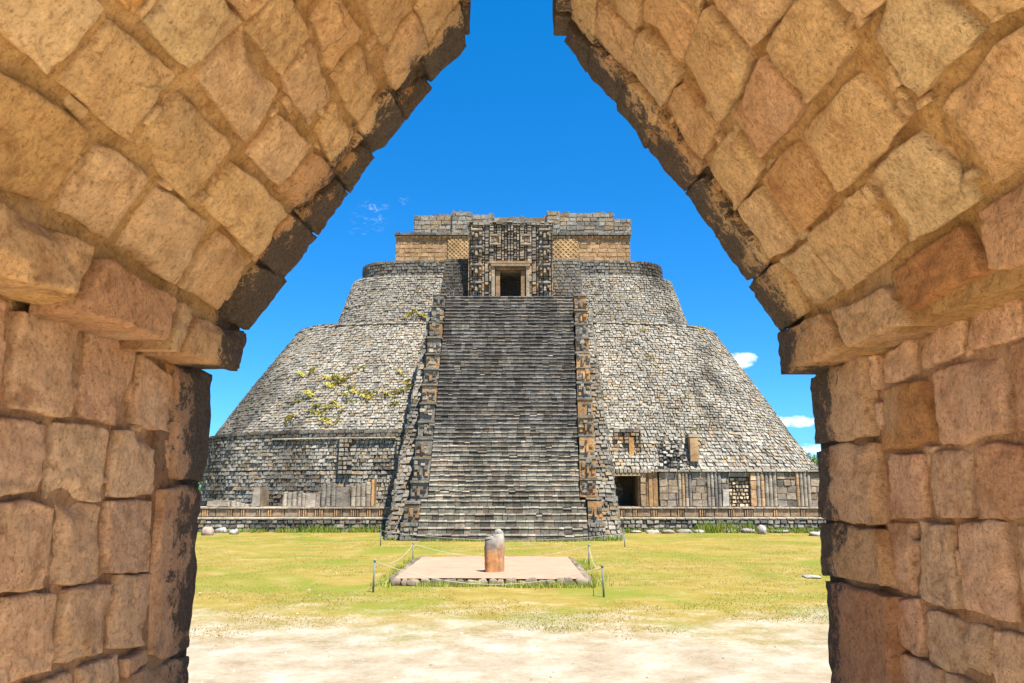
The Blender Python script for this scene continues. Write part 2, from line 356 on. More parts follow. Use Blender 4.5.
def q4(pl, pts, k=1.0):
    q = [pl.px(*p) for p in pts]; c = (q[0] + q[1] + q[2] + q[3]) / 4
    k = 1.08 if pl in (LV, RV) else (1.035 if pl in (LW, RW) else k)
    ky = .965 if pl in (LV, RV) else (.935 if pl in (LW, RW) else 1.0); g = [p + pl.w * ((p - c).dot(pl.w) * (k - 1)) + pl.u * ((p - c).y * (ky - 1) * (1 if c.y < 3.45 else 0)) for p in q]
    for p in g: p.y = min(p.y, 4.01)
    return g
def traced(pl, quads, pal, special={}):
    mb = MB(); cen = []
    for i, pts in enumerate(quads):
        q = q4(pl, pts); c = special.get(i) or R.choice(pal); j = R.uniform(.93, 1.07)
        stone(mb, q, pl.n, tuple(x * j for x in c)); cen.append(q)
    return mb, cen
def chink(mb, pl, quads, reg, tries, pal):
    polys = [[pl.uv(p) for p in q] for q in quads]
    def ins(pt, poly):
        r = False; j = len(poly) - 1
        for i in range(len(poly)):
            if (poly[i][1] > pt[1]) != (poly[j][1] > pt[1]) and pt[0] < (poly[j][0] - poly[i][0]) * (pt[1] - poly[i][1]) / (poly[j][1] - poly[i][1] + 1e-9) + poly[i][0]: r = not r
            j = i
        return r
    for _ in range(tries):
        y, sv = R.uniform(reg[0], reg[1]), R.uniform(reg[2], reg[3])
        a, b = R.uniform(.02, .05), R.uniform(.010, .022)
        if R.random() < .4: a, b = b, a
        if any(ins((y + dx * a, sv + dz_ * b), p) for p in polys for dx, dz_ in ((0, 0), (.6, 0), (-.6, 0), (0, .6), (0, -.6))): continue
        q = [pl.pt(y - a, sv - b * R.uniform(.6, 1)), pl.pt(y + a, sv - b * R.uniform(.6, 1)), pl.pt(y + a * R.uniform(.6, 1), sv + b), pl.pt(y - a * R.uniform(.6, 1), sv + b)]
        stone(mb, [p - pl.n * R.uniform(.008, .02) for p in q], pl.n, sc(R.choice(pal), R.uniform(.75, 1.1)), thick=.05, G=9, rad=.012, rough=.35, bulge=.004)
def fill(mb, pl, quads, ya, yb, sa, sb, ch, pal, wl=(.32, .48)):
    """plain courses where the photograph does not reach: behind the camera, over the frame and down to the floor"""
    polys = [[pl.uv(p) for p in q] for q in quads]
    def inside(pt, poly, mgn):
        cx = sum(p[0] for p in poly) / len(poly); cy = sum(p[1] for p in poly) / len(poly)
        pp = [(cx + (p[0] - cx) * mgn, cy + (p[1] - cy) * mgn) for p in poly]; r = False; j = len(pp) - 1
        for i in range(len(pp)):
            if (pp[i][1] > pt[1]) != (pp[j][1] > pt[1]) and pt[0] < (pp[j][0] - pp[i][0]) * (pt[1] - pp[i][1]) / (pp[j][1] - pp[i][1] + 1e-9) + pp[i][0]: r = not r
            j = i
        return r
    s = sa
    while s < sb - 0.08:
        h = min(ch * R.uniform(.9, 1.1), sb - s); y = ya
        while y < yb - 0.08:
            wdt = min(R.uniform(*wl), yb - y); g = 0.015
            clash = any(inside((y + wdt * a, s + h * b), p, 1.06) for p in polys for a in (0.03, .25, .5, .75, 0.97) for b in (0.03, .35, .65, 0.97))
            if not clash:
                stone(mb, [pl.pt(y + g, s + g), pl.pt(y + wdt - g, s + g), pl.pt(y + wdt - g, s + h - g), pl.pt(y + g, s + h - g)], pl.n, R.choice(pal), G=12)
                y += wdt
            else: y += 0.06
        s += h
arch = thing('stone_archway', 'amber limestone corbelled archway framing the whole view, with black weathered outer edges', 'archway', (0, 2.1, 1.70))
lv = [[(-10,20),(53,78),(112,12),(50,-50)], [(-10,62),(96,138),(50,204),(-50,168)], [(113,21),(177,81),(131,143),(63,83)],
 [(150,19),(190,71),(243,25),(205,-22)], [(122,0),(139,15),(163,-5),(140,-35)], [(250,27),(280,97),(250,144),(200,77)],
 [(139,146),(182,92),(234,148),(192,202)], [(57,209),(100,147),(158,185),(117,245)], [(121,247),(161,189),(216,229),(175,286)],
 [(206,204),(237,163),(291,215),(259,260)], [(179,286),(220,235),(257,265),(220,311)], [(224,316),(259,268),(286,282),(250,329)],
 [(262,261),(292,217),(319,238),(285,281)], [(302,218),(338,184),(349,195),(320,237)], [(280,192),(318,155),(335,178),(300,214)],
 [(253,157),(282,114),(311,143),(280,188)], [(285,78),(315,47),(334,100),(311,131)], [(252,32),(283,-9),(312,32),(284,76)],
 [(321,135),(338,102),(356,135),(338,168)], [(315,22),(338,-6),(365,35),(336,76)], [(337,80),(365,47),(387,83),(358,123)],
 [(362,126),(390,92),(405,124),(377,157)], [(388,55),(420,17),(427,50),(396,91)], [(366,-5),(400,-42),(417,15),(384,48)],
 [(401,106),(424,80),(433,88),(407,121)], [(428,51),(461,4),(467,47),(434,86)], [(421,8),(445,-26),(461,-2),(430,43)],
 [(339,175),(365,147),(373,158),(350,194)], [(236,5),(262,-30),(281,-6),(251,25)]]
rv = [[(568,-12),(594,-8),(592,44),(571,18)], [(566,24),(590,46),(585,72),(565,43)], [(597,2),(632,38),(626,72),(594,42)],
 [(592,47),(625,77),(614,109),(588,73)], [(602,-2),(620,-30),(639,2),(633,32)], [(641,22),(652,-35),(703,30),(678,66)],
 [(638,33),(677,75),(660,107),(629,72)], [(624,80),(658,108),(645,148),(614,111)], [(706,6),(749,62),(716,125),(682,64)],
 [(678,88),(715,128),(698,163),(662,109)], [(656,118),(699,170),(682,194),(646,149)], [(745,-38),(786,8),(752,49),(712,2)],
 [(762,57),(805,105),(758,161),(728,122)], [(764,52),(806,-14),(850,48),(805,102)], [(830,-3),(850,-40),(885,-5),(862,20)],
 [(859,45),(905,-25),(978,33),(912,98)], [(795,140),(853,76),(903,126),(835,196)], [(932,115),(1020,26),(1090,112),(983,192)],
 [(867,185),(913,134),(977,200),(908,245)], [(760,180),(793,146),(832,195),(795,235)], [(701,172),(727,132),(760,172),(735,210)],
 [(757,190),(795,240),(768,259),(737,213)], [(804,240),(856,190),(901,248),(843,292)], [(779,262),(806,243),(839,291),(806,313)],
 [(700,180),(723,215),(713,236),(683,196)], [(728,219),(769,260),(746,284),(715,238)], [(776,265),(805,314),(779,331),(747,288)],
 [(955,-15),(1000,-52),(1042,-5),(990,27)]]
lc = [[(-30,180),(96,248),(76,297),(-30,262)], [(103,257),(178,298),(167,343),(88,312)], [(186,303),(195,311),(182,353),(170,350)], [(199,317),(250,334),(246,371),(187,354)]]
rc = [[(975,212),(1030,172),(1032,262),(985,271)], [(886,272),(958,222),(978,267),(905,311)], [(828,310),(883,286),(899,321),(845,348)], [(778,333),(823,312),(841,348),(781,376)]]
lw = [[(-40,285),(10,300),(4,396),(-40,386)], [(17,311),(82,325),(74,418),(8,405)], [(90,326),(139,347),(125,427),(83,417)], [(141,352),(174,378),(172,433),(133,422)],
 [(165,360),(178,360),(176,378),(168,374)], [(-60,408),(53,424),(46,494),(-60,496)], [(56,420),(111,430),(105,501),(45,498)], [(117,428),(162,438),(160,494),(108,498)],
 [(165,440),(174,441),(171,478),(163,480)], [(5,501),(54,507),(49,586),(-8,596)], [(-62,503),(0,505),(-14,595),(-70,602)], [(59,505),(105,505),(104,580),(55,588)],
 [(107,501),(154,502),(150,571),(106,573)], [(2,597),(61,593),(57,670),(-5,690)], [(66,592),(115,583),(105,652),(61,666)], [(119,576),(152,572),(147,642),(108,652)],
 [(82,668),(122,652),(122,702),(80,712)], [(25,687),(78,670),(77,716),(20,730)], [(126,659),(147,648),(151,661),(127,678)]]
rw = [[(877,357),(911,336),(914,374),(878,387)], [(915,333),(960,312),(962,353),(917,371)], [(963,310),(1014,285),(1019,335),(964,352)], [(1018,285),(1060,262),(1065,320),(1022,333)],
 [(884,390),(923,378),(934,442),(880,450)], [(930,374),(995,348),(1010,430),(938,447)], [(1004,348),(1045,330),(1052,440),(1012,428)], [(868,356),(875,356),(877,388),(871,390)],
 [(872,402),(880,402),(879,432),(874,430)], [(887,454),(919,453),(927,518),(888,519)], [(927,455),(965,449),(972,516),(929,517)], [(971,447),(1018,441),(1023,518),(974,516)],
 [(1021,440),(1060,430),(1065,520),(1026,518)], [(922,446),(933,446),(932,453),(923,455)], [(881,523),(911,523),(913,598),(885,587)], [(920,522),(951,525),(957,609),(918,596)],
 [(956,521),(1001,522),(1018,625),(959,609)], [(1011,527),(1065,530),(1072,632),(1020,600)], [(890,598),(919,602),(922,657),(890,643)], [(923,608),(989,628),(988,690),(923,660)],
 [(991,631),(1050,642),(1045,740),(990,712)], [(893,648),(940,671),(945,740),(893,730)], [(944,673),(985,693),(985,742),(945,742)]]
lj = [[(179,361),(214,372),(207,482),(174,478)], [(163,484),(207,485),(191,651),(152,660)], [(134,672),(192,653),(187,742),(124,752)]]
rj = [[(808,376),(859,354),(862,436),(812,446)], [(813,448),(866,440),(875,526),(820,519)], [(820,521),(878,528),(884,588),(823,575)], [(826,578),(890,595),(893,720),(833,720)]]
mb, qs = traced(LV, lv, AMB, {4: (0.82, .43, .13), 14: (.82, .46, .2), 1: (.74, .43, .16), 3: PALE, 24: (.82, .45, .16)}); fill(mb, LV, qs, Y0, Y1, 0.02, 1.95, .34, AMB, (.28, .42)); chink(mb, LV, qs, (1.6, 3.9, .03, 1.9), 420, AMB); mb.build('vault_slope', M_ARCH, arch, True)
mb, qs = traced(RV, rv, AMB, {12: PINK, 15: PALE, 18: PALE, 19: (.76, .42, .16)}); fill(mb, RV, qs, Y0, Y1, 0.02, 1.97, .34, AMB, (.28, .42)); chink(mb, RV, qs, (1.6, 3.9, .03, 1.9), 420, AMB); mb.build('vault_slope', M_ARCH, arch, True)
for pl, quads, special in ((LC, lc, {1: (.80, .43, .2)}), (RC, rc, {0: PINK, 1: RUST})):
    _, qs = traced(pl, quads, AMB, special)
    for i, q in enumerate(qs):
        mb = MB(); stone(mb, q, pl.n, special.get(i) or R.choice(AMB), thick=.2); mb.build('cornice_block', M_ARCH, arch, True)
    y = Y0; lim = min(p.y for q in qs for p in q) - .02
    while y < lim - .15:
        y2 = min(y + .5, lim); mb = MB(); stone(mb, [pl.pt(y + .01, 0), pl.pt(y2 - .01, 0), pl.pt(y2 - .01, .25), pl.pt(y + .01, .25)], pl.n, R.choice(AMB), thick=.2); mb.build('cornice_block', M_ARCH, arch, True); y = y2
jl = q4(LJ, [(163, 361), (214, 361), (190, 745), (124, 745)]); jr = q4(RJ, [(808, 350), (872, 350), (893, 740), (832, 740)])
mb, qs = traced(LW, lw, WAL, {4: RUST}); fill(mb, LW, qs + [jl], Y0, 3.35, 0.0, 2.1, .36, WAL); chink(mb, LW, qs + [jl], (2.2, 3.4, .5, 2.1), 260, WAL); mb.build('side_wall', M_ARCH, arch, True)
mb, qs = traced(RW, rw, WAL, {4: (.72, .36, .13), 6: (.76, .41, .21), 11: (.76, .41, .21)}); fill(mb, RW, qs + [jr], Y0, 3.2, 0.0, 2.1, .36, WAL); chink(mb, RW, qs + [jr], (2.2, 3.3, .5, 2.1), 260, WAL); mb.build('side_wall', M_ARCH, arch, True)
for pl, qd, cs in ((LJ, lj, [(.70, .43, .25), (.78, .46, .25), (.7, .41, .22)]), (RJ, rj, [(.86, .55, .29), (.84, .52, .27), (.78, .47, .22), (.66, .34, .16)])):
    mb = MB()
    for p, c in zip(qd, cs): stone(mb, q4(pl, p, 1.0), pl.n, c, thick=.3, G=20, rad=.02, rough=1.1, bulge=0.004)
    sgn = -1 if pl is LJ else 1
    zlow = min(v[2] for v in mb.v)
    stone(mb, [Vector((pl.o.x, 3.45, 1.7)), Vector((pl.o.x, 4.0, 1.7)), Vector((pl.o.x, 4.0, zlow + .02)), Vector((pl.o.x, 3.45, zlow + .02))], pl.n, cs[-1], thick=.3)
    xo = pl.o.x + sgn * .03; mb.box(min(xo, xo + sgn * .1), max(xo, xo + sgn * .1), 3.5, 3.985, 1.7, 3.87, (.45, .28, .15))
    mb.build('door_jamb', M_ARCH, arch, True)
mb = MB()
for pl, y1 in ((LX, 3.98), (RX, 3.98)):
    y = Y0
    while y < y1 - .1:
        y2 = min(y + R.uniform(.4, .6), y1)
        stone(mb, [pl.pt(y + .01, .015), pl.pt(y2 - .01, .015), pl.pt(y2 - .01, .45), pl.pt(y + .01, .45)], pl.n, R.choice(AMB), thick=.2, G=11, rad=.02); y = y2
y = Y0
while y < 3.9:
    y2 = min(y + R.uniform(.4, .6), 3.98)
    stone(mb, [Vector((-.3, y + .01, 6.17)), Vector((.3, y + .01, 6.17)), Vector((.3, y2 - .01, 6.17)), Vector((-.3, y2 - .01, 6.17))], Vector((0, 0, -1)), R.choice(AMB), thick=.2, G=11); y = y2
mb.build('capstone_course', M_ARCH, arch, True)
# mortar bed behind the blocks, and the wall mass above and beside the passage
prof = [(-1.588, 1.6), (-1.588, 3.885), (-1.397, 3.885), (-1.394, 4.12), (-.267, 5.755), (-.264, 6.22), (.264, 6.22), (.271, 5.82), (.337, 5.75), (1.418, 4.11), (1.421, 3.875), (1.592, 3.875), (1.592, 1.6)]
pp = []
for (a, b) in zip(prof[:-1], prof[1:]):
    k = max(1, int(math.dist(a, b) / 0.035))
    pp += [(lerp(a[0], b[0], i / k), lerp(a[1], b[1], i / k)) for i in range(k)]
pp.append(prof[-1]); yy = [Y0 + (Y1 - Y0) * i / 100 for i in range(101)]
mb = MB(); vs = []; cl = []
for x, z in pp:
    for y in yy:
        v = N.noise_vector(Vector((x, y, z)) * 7) * 0.014 + N.noise_vector(Vector((x, y, z)) * 24) * 0.008
        v.y = 0; vs.append(Vector((x, y, z)) + v)
        t = .5 + .5 * N.noise(Vector((x, y, z)) * 4); cl.append(((lerp(.58, .80, t), lerp(.33, .475, t), lerp(.11, .185, t)) if z > 3.86 else (lerp(.52, .70, t), lerp(.29, .41, t), lerp(.14, .21, t))))
n = len(yy)
mb.add(vs, [(i * n + j, i * n + j + 1, (i + 1) * n + j + 1, (i + 1) * n + j) for i in range(len(pp) - 1) for j in range(n - 1)], cl)
mb.build('mortar_bed', M_ARCH, arch, True)
mb = MB(); cc = (.42, .32, .2)
for x0, x1 in ((-5, -1.665), (1.665, 5)): mb.box(x0, x1, Y0 + .01, 3.9, 1.6, 3.9, cc)
mb.box(-5, 5, Y0 + .01, 3.9, 6.26, 6.8, cc)
for s in (-1, 1):
    p = [(s * 1.60, 3.902), (s * 1.54, 4.13), (s * .42, 5.80), (s * .34, 6.258), (s * 5, 6.258), (s * 5, 3.902)]
    k = [(x, Y0 + .01, z) for x, z in p] + [(x, 3.9, z) for x, z in p]; L = 6
    mb.add(k, [tuple(range(L)), tuple(range(2 * L - 1, L - 1, -1))] + [(i, i + L, (i + 1) % L + L, (i + 1) % L) for i in range(L)], cc)
mb.build('wall_mass', M_MASON, arch)
mb = MB()                                     # the courtyard face of the archway, behind the visible passage
def open_(p): return p.z < 6.3 and abs(p.x) < (1.62 if p.z < 3.95 else 1.62 - (p.z - 4.0) * .66)
patch(mb, (-5, Y0, 1.7), (5, Y0, 1.7), (5, Y0, 6.8), (-5, Y0, 6.8), .36, (.35, .6), (.01, .05), lambda p: sc(R.choice(WAL), R.uniform(.8, 1.05)), skip=open_, backing=False, outward=(0, -1, 0))
mb.build('courtyard_face', M_MASON, arch)

# ---------------------------------------------------------------- the pyramid
OX, OY = -0.60, 51.4
def P(u, v, z): return Vector((OX + u + 0.028 * v, OY + v, z))
DC = 86.0
def expo(z): return 2.9 if z < 8 else (lerp(2.9, 4.0, (z - 8) / 10.5) if z <= 18.5 else lerp(5.0, 7.0, (z - 18.5) / 7.5))
KEY_L = [(0, 30.6, 22.2), (8.0, 30.1, 21.6), (8.01, 29.7, 21.2), (18.5, 21.9, 14.6), (18.51, 18.2, 12.9), (23.85, 16.4, 11.0), (23.86, 15.5, 10.4), (26.1, 15.5, 10.3)]
KEY_R = [(0, 32.5, 19.0), (4.69, 32.5, 19.0), (4.7, 30.4, 22.2), (8.0, 27.9, 21.2), (8.01, 27.9, 21.2), (18.5, 20.7, 14.6), (18.51, 18.3, 12.9), (23.85, 16.5, 11.0), (23.86, 15.6, 10.4), (26.1, 15.6, 10.3)]
def dims(z, key):
    for (z0, a0, b0), (z1, a1, b1) in zip(key[:-1], key[1:]):
        if z <= z1: t = (z - z0) / (z1 - z0); return lerp(a0, a1, t), lerp(b0, b1, t)
    return key[-1][1:]
def body(phi, z):
    EXP = expo(z); c, s = math.cos(phi), math.sin(phi); a, b = dims(z, KEY_R if c > 0 else KEY_L)
    bl = sm(-.25, .25, c); aL, bL = dims(z, KEY_L); aR, bR = dims(z, KEY_R)
    b = lerp(bL, bR, bl)
    return Vector((a * math.copysign(abs(c) ** (2 / EXP), c), DC + b * math.copysign(abs(s) ** (2 / EXP), s), z))
def inside_body(p):
    if p.z > 26 or p.z < 0: return False
    aL, bL = dims(p.z, KEY_L); aR, bR = dims(p.z, KEY_R)
    a = aR if p.x > 0 else aL; b = bR if p.x > 0 else bL
    EXP = expo(p.z); return abs(p.x / a) ** EXP + abs((p.y - DC) / b) ** EXP < 1
def hit_body(px, py):
    r = ray(px, py); t = 50.0
    while t < 100:
        p = Vector((0, 0, CAMZ)) + r * t
        if inside_body(p): return p
        t += 0.05
    return None
pyr = thing('stepped_pyramid', 'huge grey limestone stepped pyramid with rounded sides and a steep central stair', 'pyramid', (0, DC, 0))
def tier(name, z0, z1, course, wl, prot, base, colf=None, ph0=-200, ph1=20):
    mb = MB(); zs = z0; k = 0
    rows = round((z1 - z0) / course)
    for r in range(rows):
        za, zb = lerp(z0, z1, r / rows), lerp(z0, z1, (r + 1) / rows)
        pts = [(math.radians(a * .25), body(math.radians(a * .25), za)) for a in range(ph0 * 4, ph1 * 4 + 1)]
        acc = 0; nxt = R.uniform(0, .4); start = None
        for (f0, a), (f1, b) in zip(pts[:-1], pts[1:]):
            sl = (b - a).length; pos = 0
            while acc + sl >= nxt:
                q = a.lerp(b, (nxt - acc) / sl) ; fq = lerp(f0, f1, (nxt - acc) / sl)
                if start is not None:
                    s, fs = start; t = (q - s); wd = t.length
                    if wd > .1:
                        t.normalize(); up = body(fs, zb) - s; h = up.length; up.normalize(); n = t.cross(up).normalized()
                        hid = abs(s.x) < 5.0 and s.y < DC
                        if not hid:
                            c = colf(s) if colf else gray(s, base)
                            block(mb, s + up * .01, t, up, n, wd - .025, h - .02, R.uniform(*prot), c)
                start = (q, fq)
                nxt += R.uniform(*wl)
            acc += sl
    # solid core just behind the stones, closed all round
    A = 240; lv_ = [z0, (z0 + z1) / 2, z1]; vs = []
    for z in lv_:
        for i in range(A):
            p = body(2 * math.pi * i / A, z); d = Vector((p.x, p.y - DC, 0)); vs.append(p - d.normalized() * .07)
    fs = [(j * A + i, j * A + (i + 1) % A, (j + 1) * A + (i + 1) % A, (j + 1) * A + i) for j in range(2) for i in range(A)]
    fs.append(tuple(2 * A + i for i in range(A)))
    mb.add(vs, fs, (.21, .185, .145))
    return mb.build(name, M_MASON, pyr)
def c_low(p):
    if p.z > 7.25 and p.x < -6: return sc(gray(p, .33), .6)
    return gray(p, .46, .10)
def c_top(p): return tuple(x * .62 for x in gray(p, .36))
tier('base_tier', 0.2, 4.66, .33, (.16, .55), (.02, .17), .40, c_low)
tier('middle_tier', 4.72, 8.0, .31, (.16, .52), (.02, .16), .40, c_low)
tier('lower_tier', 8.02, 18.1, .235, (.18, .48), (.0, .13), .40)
tier('ledge', 18.1, 18.55, .22, (.25, .6), (.08, .25), .34)
tier('upper_tier', 18.56, 23.80, .235, (.18, .48), (.0, .12), .385)
tier('summit_parapet', 23.90, 25.55, .34, (.3, .55), (.06, .16), .3, c_top)

# staircase: each step a mesh of its own
st_root = MB()
steps = []
v, z = 0.0, 0.0
for i in range(6): steps.append((v, z, .42, .317, 5.42, 0)); v += .317; z += .42
n_up = 50
for i in range(n_up): steps.append((v, z, (19.45 - 2.52) / n_up, 12.7 / n_up, 5.02 + .40 * i / n_up, 1)); v += 12.7 / n_up; z += (19.45 - 2.52) / n_up
core = MB(); W = 4.95
prof = [(0.1, -.3), (.1, .1), (1.9, 2.3), (14.4, 19.0), (16.5, 19.0), (26, 19.0), (26, -.3)]
vs = [P(-W, a, b) for a, b in prof] + [P(W, a, b) for a, b in prof]; L = len(prof)
core.add(vs, [tuple(range(L)), tuple(range(2 * L - 1, L - 1, -1))] + [(i, i + L, (i + 1) % L + L, (i + 1) % L) for i in range(L)], (.15, .14, .13))
stair = core.build('staircase', M_STEP, pyr)
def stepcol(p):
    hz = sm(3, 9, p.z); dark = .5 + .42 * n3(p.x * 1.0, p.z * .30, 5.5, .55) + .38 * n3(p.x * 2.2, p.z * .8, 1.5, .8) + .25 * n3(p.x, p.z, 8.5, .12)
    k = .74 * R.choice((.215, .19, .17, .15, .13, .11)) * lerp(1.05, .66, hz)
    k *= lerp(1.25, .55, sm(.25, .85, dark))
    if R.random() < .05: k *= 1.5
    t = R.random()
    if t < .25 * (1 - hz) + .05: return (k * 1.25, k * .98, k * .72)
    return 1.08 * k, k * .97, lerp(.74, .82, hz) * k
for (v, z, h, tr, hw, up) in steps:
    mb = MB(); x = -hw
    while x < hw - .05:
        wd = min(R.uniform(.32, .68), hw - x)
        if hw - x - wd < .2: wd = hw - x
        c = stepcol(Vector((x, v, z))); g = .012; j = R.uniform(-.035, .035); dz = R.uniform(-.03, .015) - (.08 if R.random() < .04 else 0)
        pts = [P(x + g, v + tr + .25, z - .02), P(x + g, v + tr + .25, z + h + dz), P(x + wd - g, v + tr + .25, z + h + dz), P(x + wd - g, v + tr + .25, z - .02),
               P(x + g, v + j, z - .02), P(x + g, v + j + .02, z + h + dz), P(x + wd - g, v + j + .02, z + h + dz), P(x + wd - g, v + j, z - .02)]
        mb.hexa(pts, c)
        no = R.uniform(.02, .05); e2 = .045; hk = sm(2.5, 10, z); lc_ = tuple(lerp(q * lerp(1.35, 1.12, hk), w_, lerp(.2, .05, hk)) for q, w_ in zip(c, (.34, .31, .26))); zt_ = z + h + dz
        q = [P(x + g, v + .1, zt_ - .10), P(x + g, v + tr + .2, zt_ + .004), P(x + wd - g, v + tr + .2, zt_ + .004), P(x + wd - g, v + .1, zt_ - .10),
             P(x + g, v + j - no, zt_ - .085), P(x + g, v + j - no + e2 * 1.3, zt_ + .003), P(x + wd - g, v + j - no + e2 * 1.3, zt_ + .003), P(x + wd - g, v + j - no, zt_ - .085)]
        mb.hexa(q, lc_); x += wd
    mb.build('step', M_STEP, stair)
def ramp_side(s):
    mb = MB(); sl = 1.333
    def vz(z): return .6 + max(0, z) / sl
    # rubble slope outside the masks
    def rc_(p):
        return sc(gray(p, .34, .18), .9)
    w0, w1 = 7.65, 6.9
    zz = [1.0 + 1.6 * i for i in range(12)]
    patch(mb, P(s * 6.1, 1.3, .0), P(s * w0, 1.3, .0), P(s * w1, 14.9, 18.2), P(s * 6.3, 14.9, 18.2), .36, (.25, .55), (.02, .20), rc_, mortar=(.2, .17, .13), outward=(0, -1, .5))
    # outer side wall, course by course
    z = 0
    while z < 18:
        t = z / 18.2; v0 = lerp(1.3, 14.9, t) + .1; uu = lerp(w0, w1, t) * s; v = v0
        while v < 17:
            wd = R.uniform(.35, .8)
            block(mb, P(uu, v, z), Vector((0, 1, 0)), Vector((0, 0, 1)), Vector((s, 0, 0)), wd - .04, .36, R.uniform(.03, .2), gray(P(uu, v, z), .36, .05)); v += wd
        z += .4
    a = [P(s * 4.9, 1.5, 0), P(s * 4.9, 15.2, 18.1), P(s * 4.9, 26, 18.1), P(s * 4.9, 26, 0)]
    b = [P(s * (w0 - .03), 1.5, 0), P(s * (w1 - .03), 15.2, 18.1), P(s * (w1 - .03), 26, 18.1), P(s * (w0 - .03), 26, 0)]
    mb.hexa(a + b, (.19, .165, .13))
    rp = mb.build('stair_ramp', M_MASON, pyr)
    # stack of long-nosed masks beside the steps
    pd = MB(); ua, ub = sorted((s * 5.45, s * 6.58))
    pd.hexa([P(ua, 2.2, 0), P(ua, 2.2, 1.1), P(ub, 2.2, 1.1), P(ub, 2.2, 0), P(ua, .42, 0), P(ua, .62, 1.1), P(ub, .62, 1.1), P(ub, .42, 0)], (.17, .15, .12))
    patch(pd, P(ua, .38, 0), P(ub, .38, 0), P(ub, .58, 1.1), P(ua, .58, 1.1), .3, (.2, .5), (.02, .14), lambda p: sc(gray(p, .30, .1), R.uniform(.7, 1.1)), backing=False, outward=(0, -1, 0))
    pd.build('pedestal', M_CARVE, rp)
    zt = 1.1; k = 0
    while zt < 18.3:
        mk = MB(); h = R.uniform(1.25, 1.6); worn = R.random(); v = .35 + zt / sl - .15; sf = lerp(.0, .38, min(1, max(0, (zt - 2.5) / 15))); u0, u1 = (5.06 + sf, 6.25 + sf * .8) if zt > 2.0 else (5.44, 6.5)
        if s < 0: u0, u1 = -u1, -u0
        och = (.38, .215, .095) if s > 0 else (.30, .185, .095); gy = (.20, .178, .145); dk = (.13, .12, .11)
        def bx(a, b, f, d, z0, z1, c):
            f += R.uniform(-.05, .05); z0 += R.uniform(-.03, .03); z1 += R.uniform(-.03, .03); a += R.uniform(-.03, .03); b += R.uniform(-.03, .03)
            jj = R.uniform(.8, 1.2); c = tuple(x * jj for x in c)
            mk.hexa([P(a, v + d, z0), P(a, v + d, z1), P(b, v + d, z1), P(b, v + d, z0), P(a + .02, v + f, z0 + .02), P(a + .02, v + f, z1 - .02), P(b - .02, v + f, z1 - .02), P(b - .02, v + f, z0 + .02)], c)
        um = (u0 + u1) / 2
        bx(u0 + .03, u1 - .03, .14, 1.6, zt, zt + h - .16, och if R.random() < (.75 if s > 0 else .4) else gy)       # face
        bx(u0 - .02, u1 + .02, .03, 1.5, zt + h - .16, zt + h, gy)                                # brow slab
        bx(u0, u1, -.02, 1.2, zt, zt + .16, gy if R.random() < .6 else och)                        # jaw
        for e in (-1, 1):
            if R.random() < worn * .5: continue
            bx(um + e * .30 - .15, um + e * .30 + .15, .03, .4, zt + .72, zt + 1.0, R.choice((gy, dk, och)))
            bx(um + e * .30 - .08, um + e * .30 + .08, .0, .3, zt + .79, zt + .93, dk)
            bx(um + e * .36 - .12, um + e * .36 + .12, .06, .4, zt + .28, zt + .56, R.choice((gy, och)))
        if worn < .6: bx(um - .10, um + .10, -.12, .4, zt + .34, zt + .86, R.choice((gy, och)))                  # snout
        if worn < .3: bx(um - .08, um + .08, -.26, .1, zt + .34, zt + .48, gy)
        for _ in range(9):
            zz_ = zt + R.uniform(.1, h - .35); uu_ = R.uniform(u0, u1 - .3); k_ = R.choice((.24, .18, .12, .3))
            bx(uu_, uu_ + R.uniform(.18, .4), R.uniform(-.02, .13), .6, zz_, zz_ + R.uniform(.15, .3), (k_ * 1.08, k_ * .93, k_ * .74))
        mk.build('carved_mask', M_CARVE, rp)
        zt += h; k += 1
ramp_side(-1); ramp_side(1)
# dark dressed-stone walls either side of the doorway building, down to the stair head
for s, (xa, xb, xc_, xd) in ((-1, (446, 468.5, 466, 437)), (1, (552.5, 580, 588, 556))):
    mb = MB()
    cf = lambda p: tuple(x * .62 for x in gray(p, .30))
    if s < 0: a, b, c, d = at(437, 318, 67.1), at(470, 318, 67.1), at(469.5, 258.5, 68.0), at(446, 258.5, 68.0)
    else: a, b, c, d = at(551, 318, 67.1), at(583, 318, 67.1), at(579, 258.5, 68.0), at(552, 258.5, 68.0)
    patch(mb, a, b, c, d, .30, (.3, .6), (.03, .10), cf, outward=(0, -1, .3))
    bk = [Vector((q.x, 77, q.z)) for q in (a, b, c, d)]
    fr = [q + Vector((0, .06, 0)) for q in (a, b, c, d)]
    mb.hexa([bk[0], bk[3], bk[2], bk[1]] + [fr[0], fr[3], fr[2], fr[1]], (.15, .14, .13))
    for q0, q1 in (((a, d) if s < 0 else (b, c)),):
        patch(mb, q0, Vector((q0.x, 77, q0.z)), Vector((q1.x, 77, q1.z)), q1, .3, (.35, .7), (.02, .08), cf, outward=(s, 0, 0))
    mb.build('flank_wall', M_MASON, pyr)

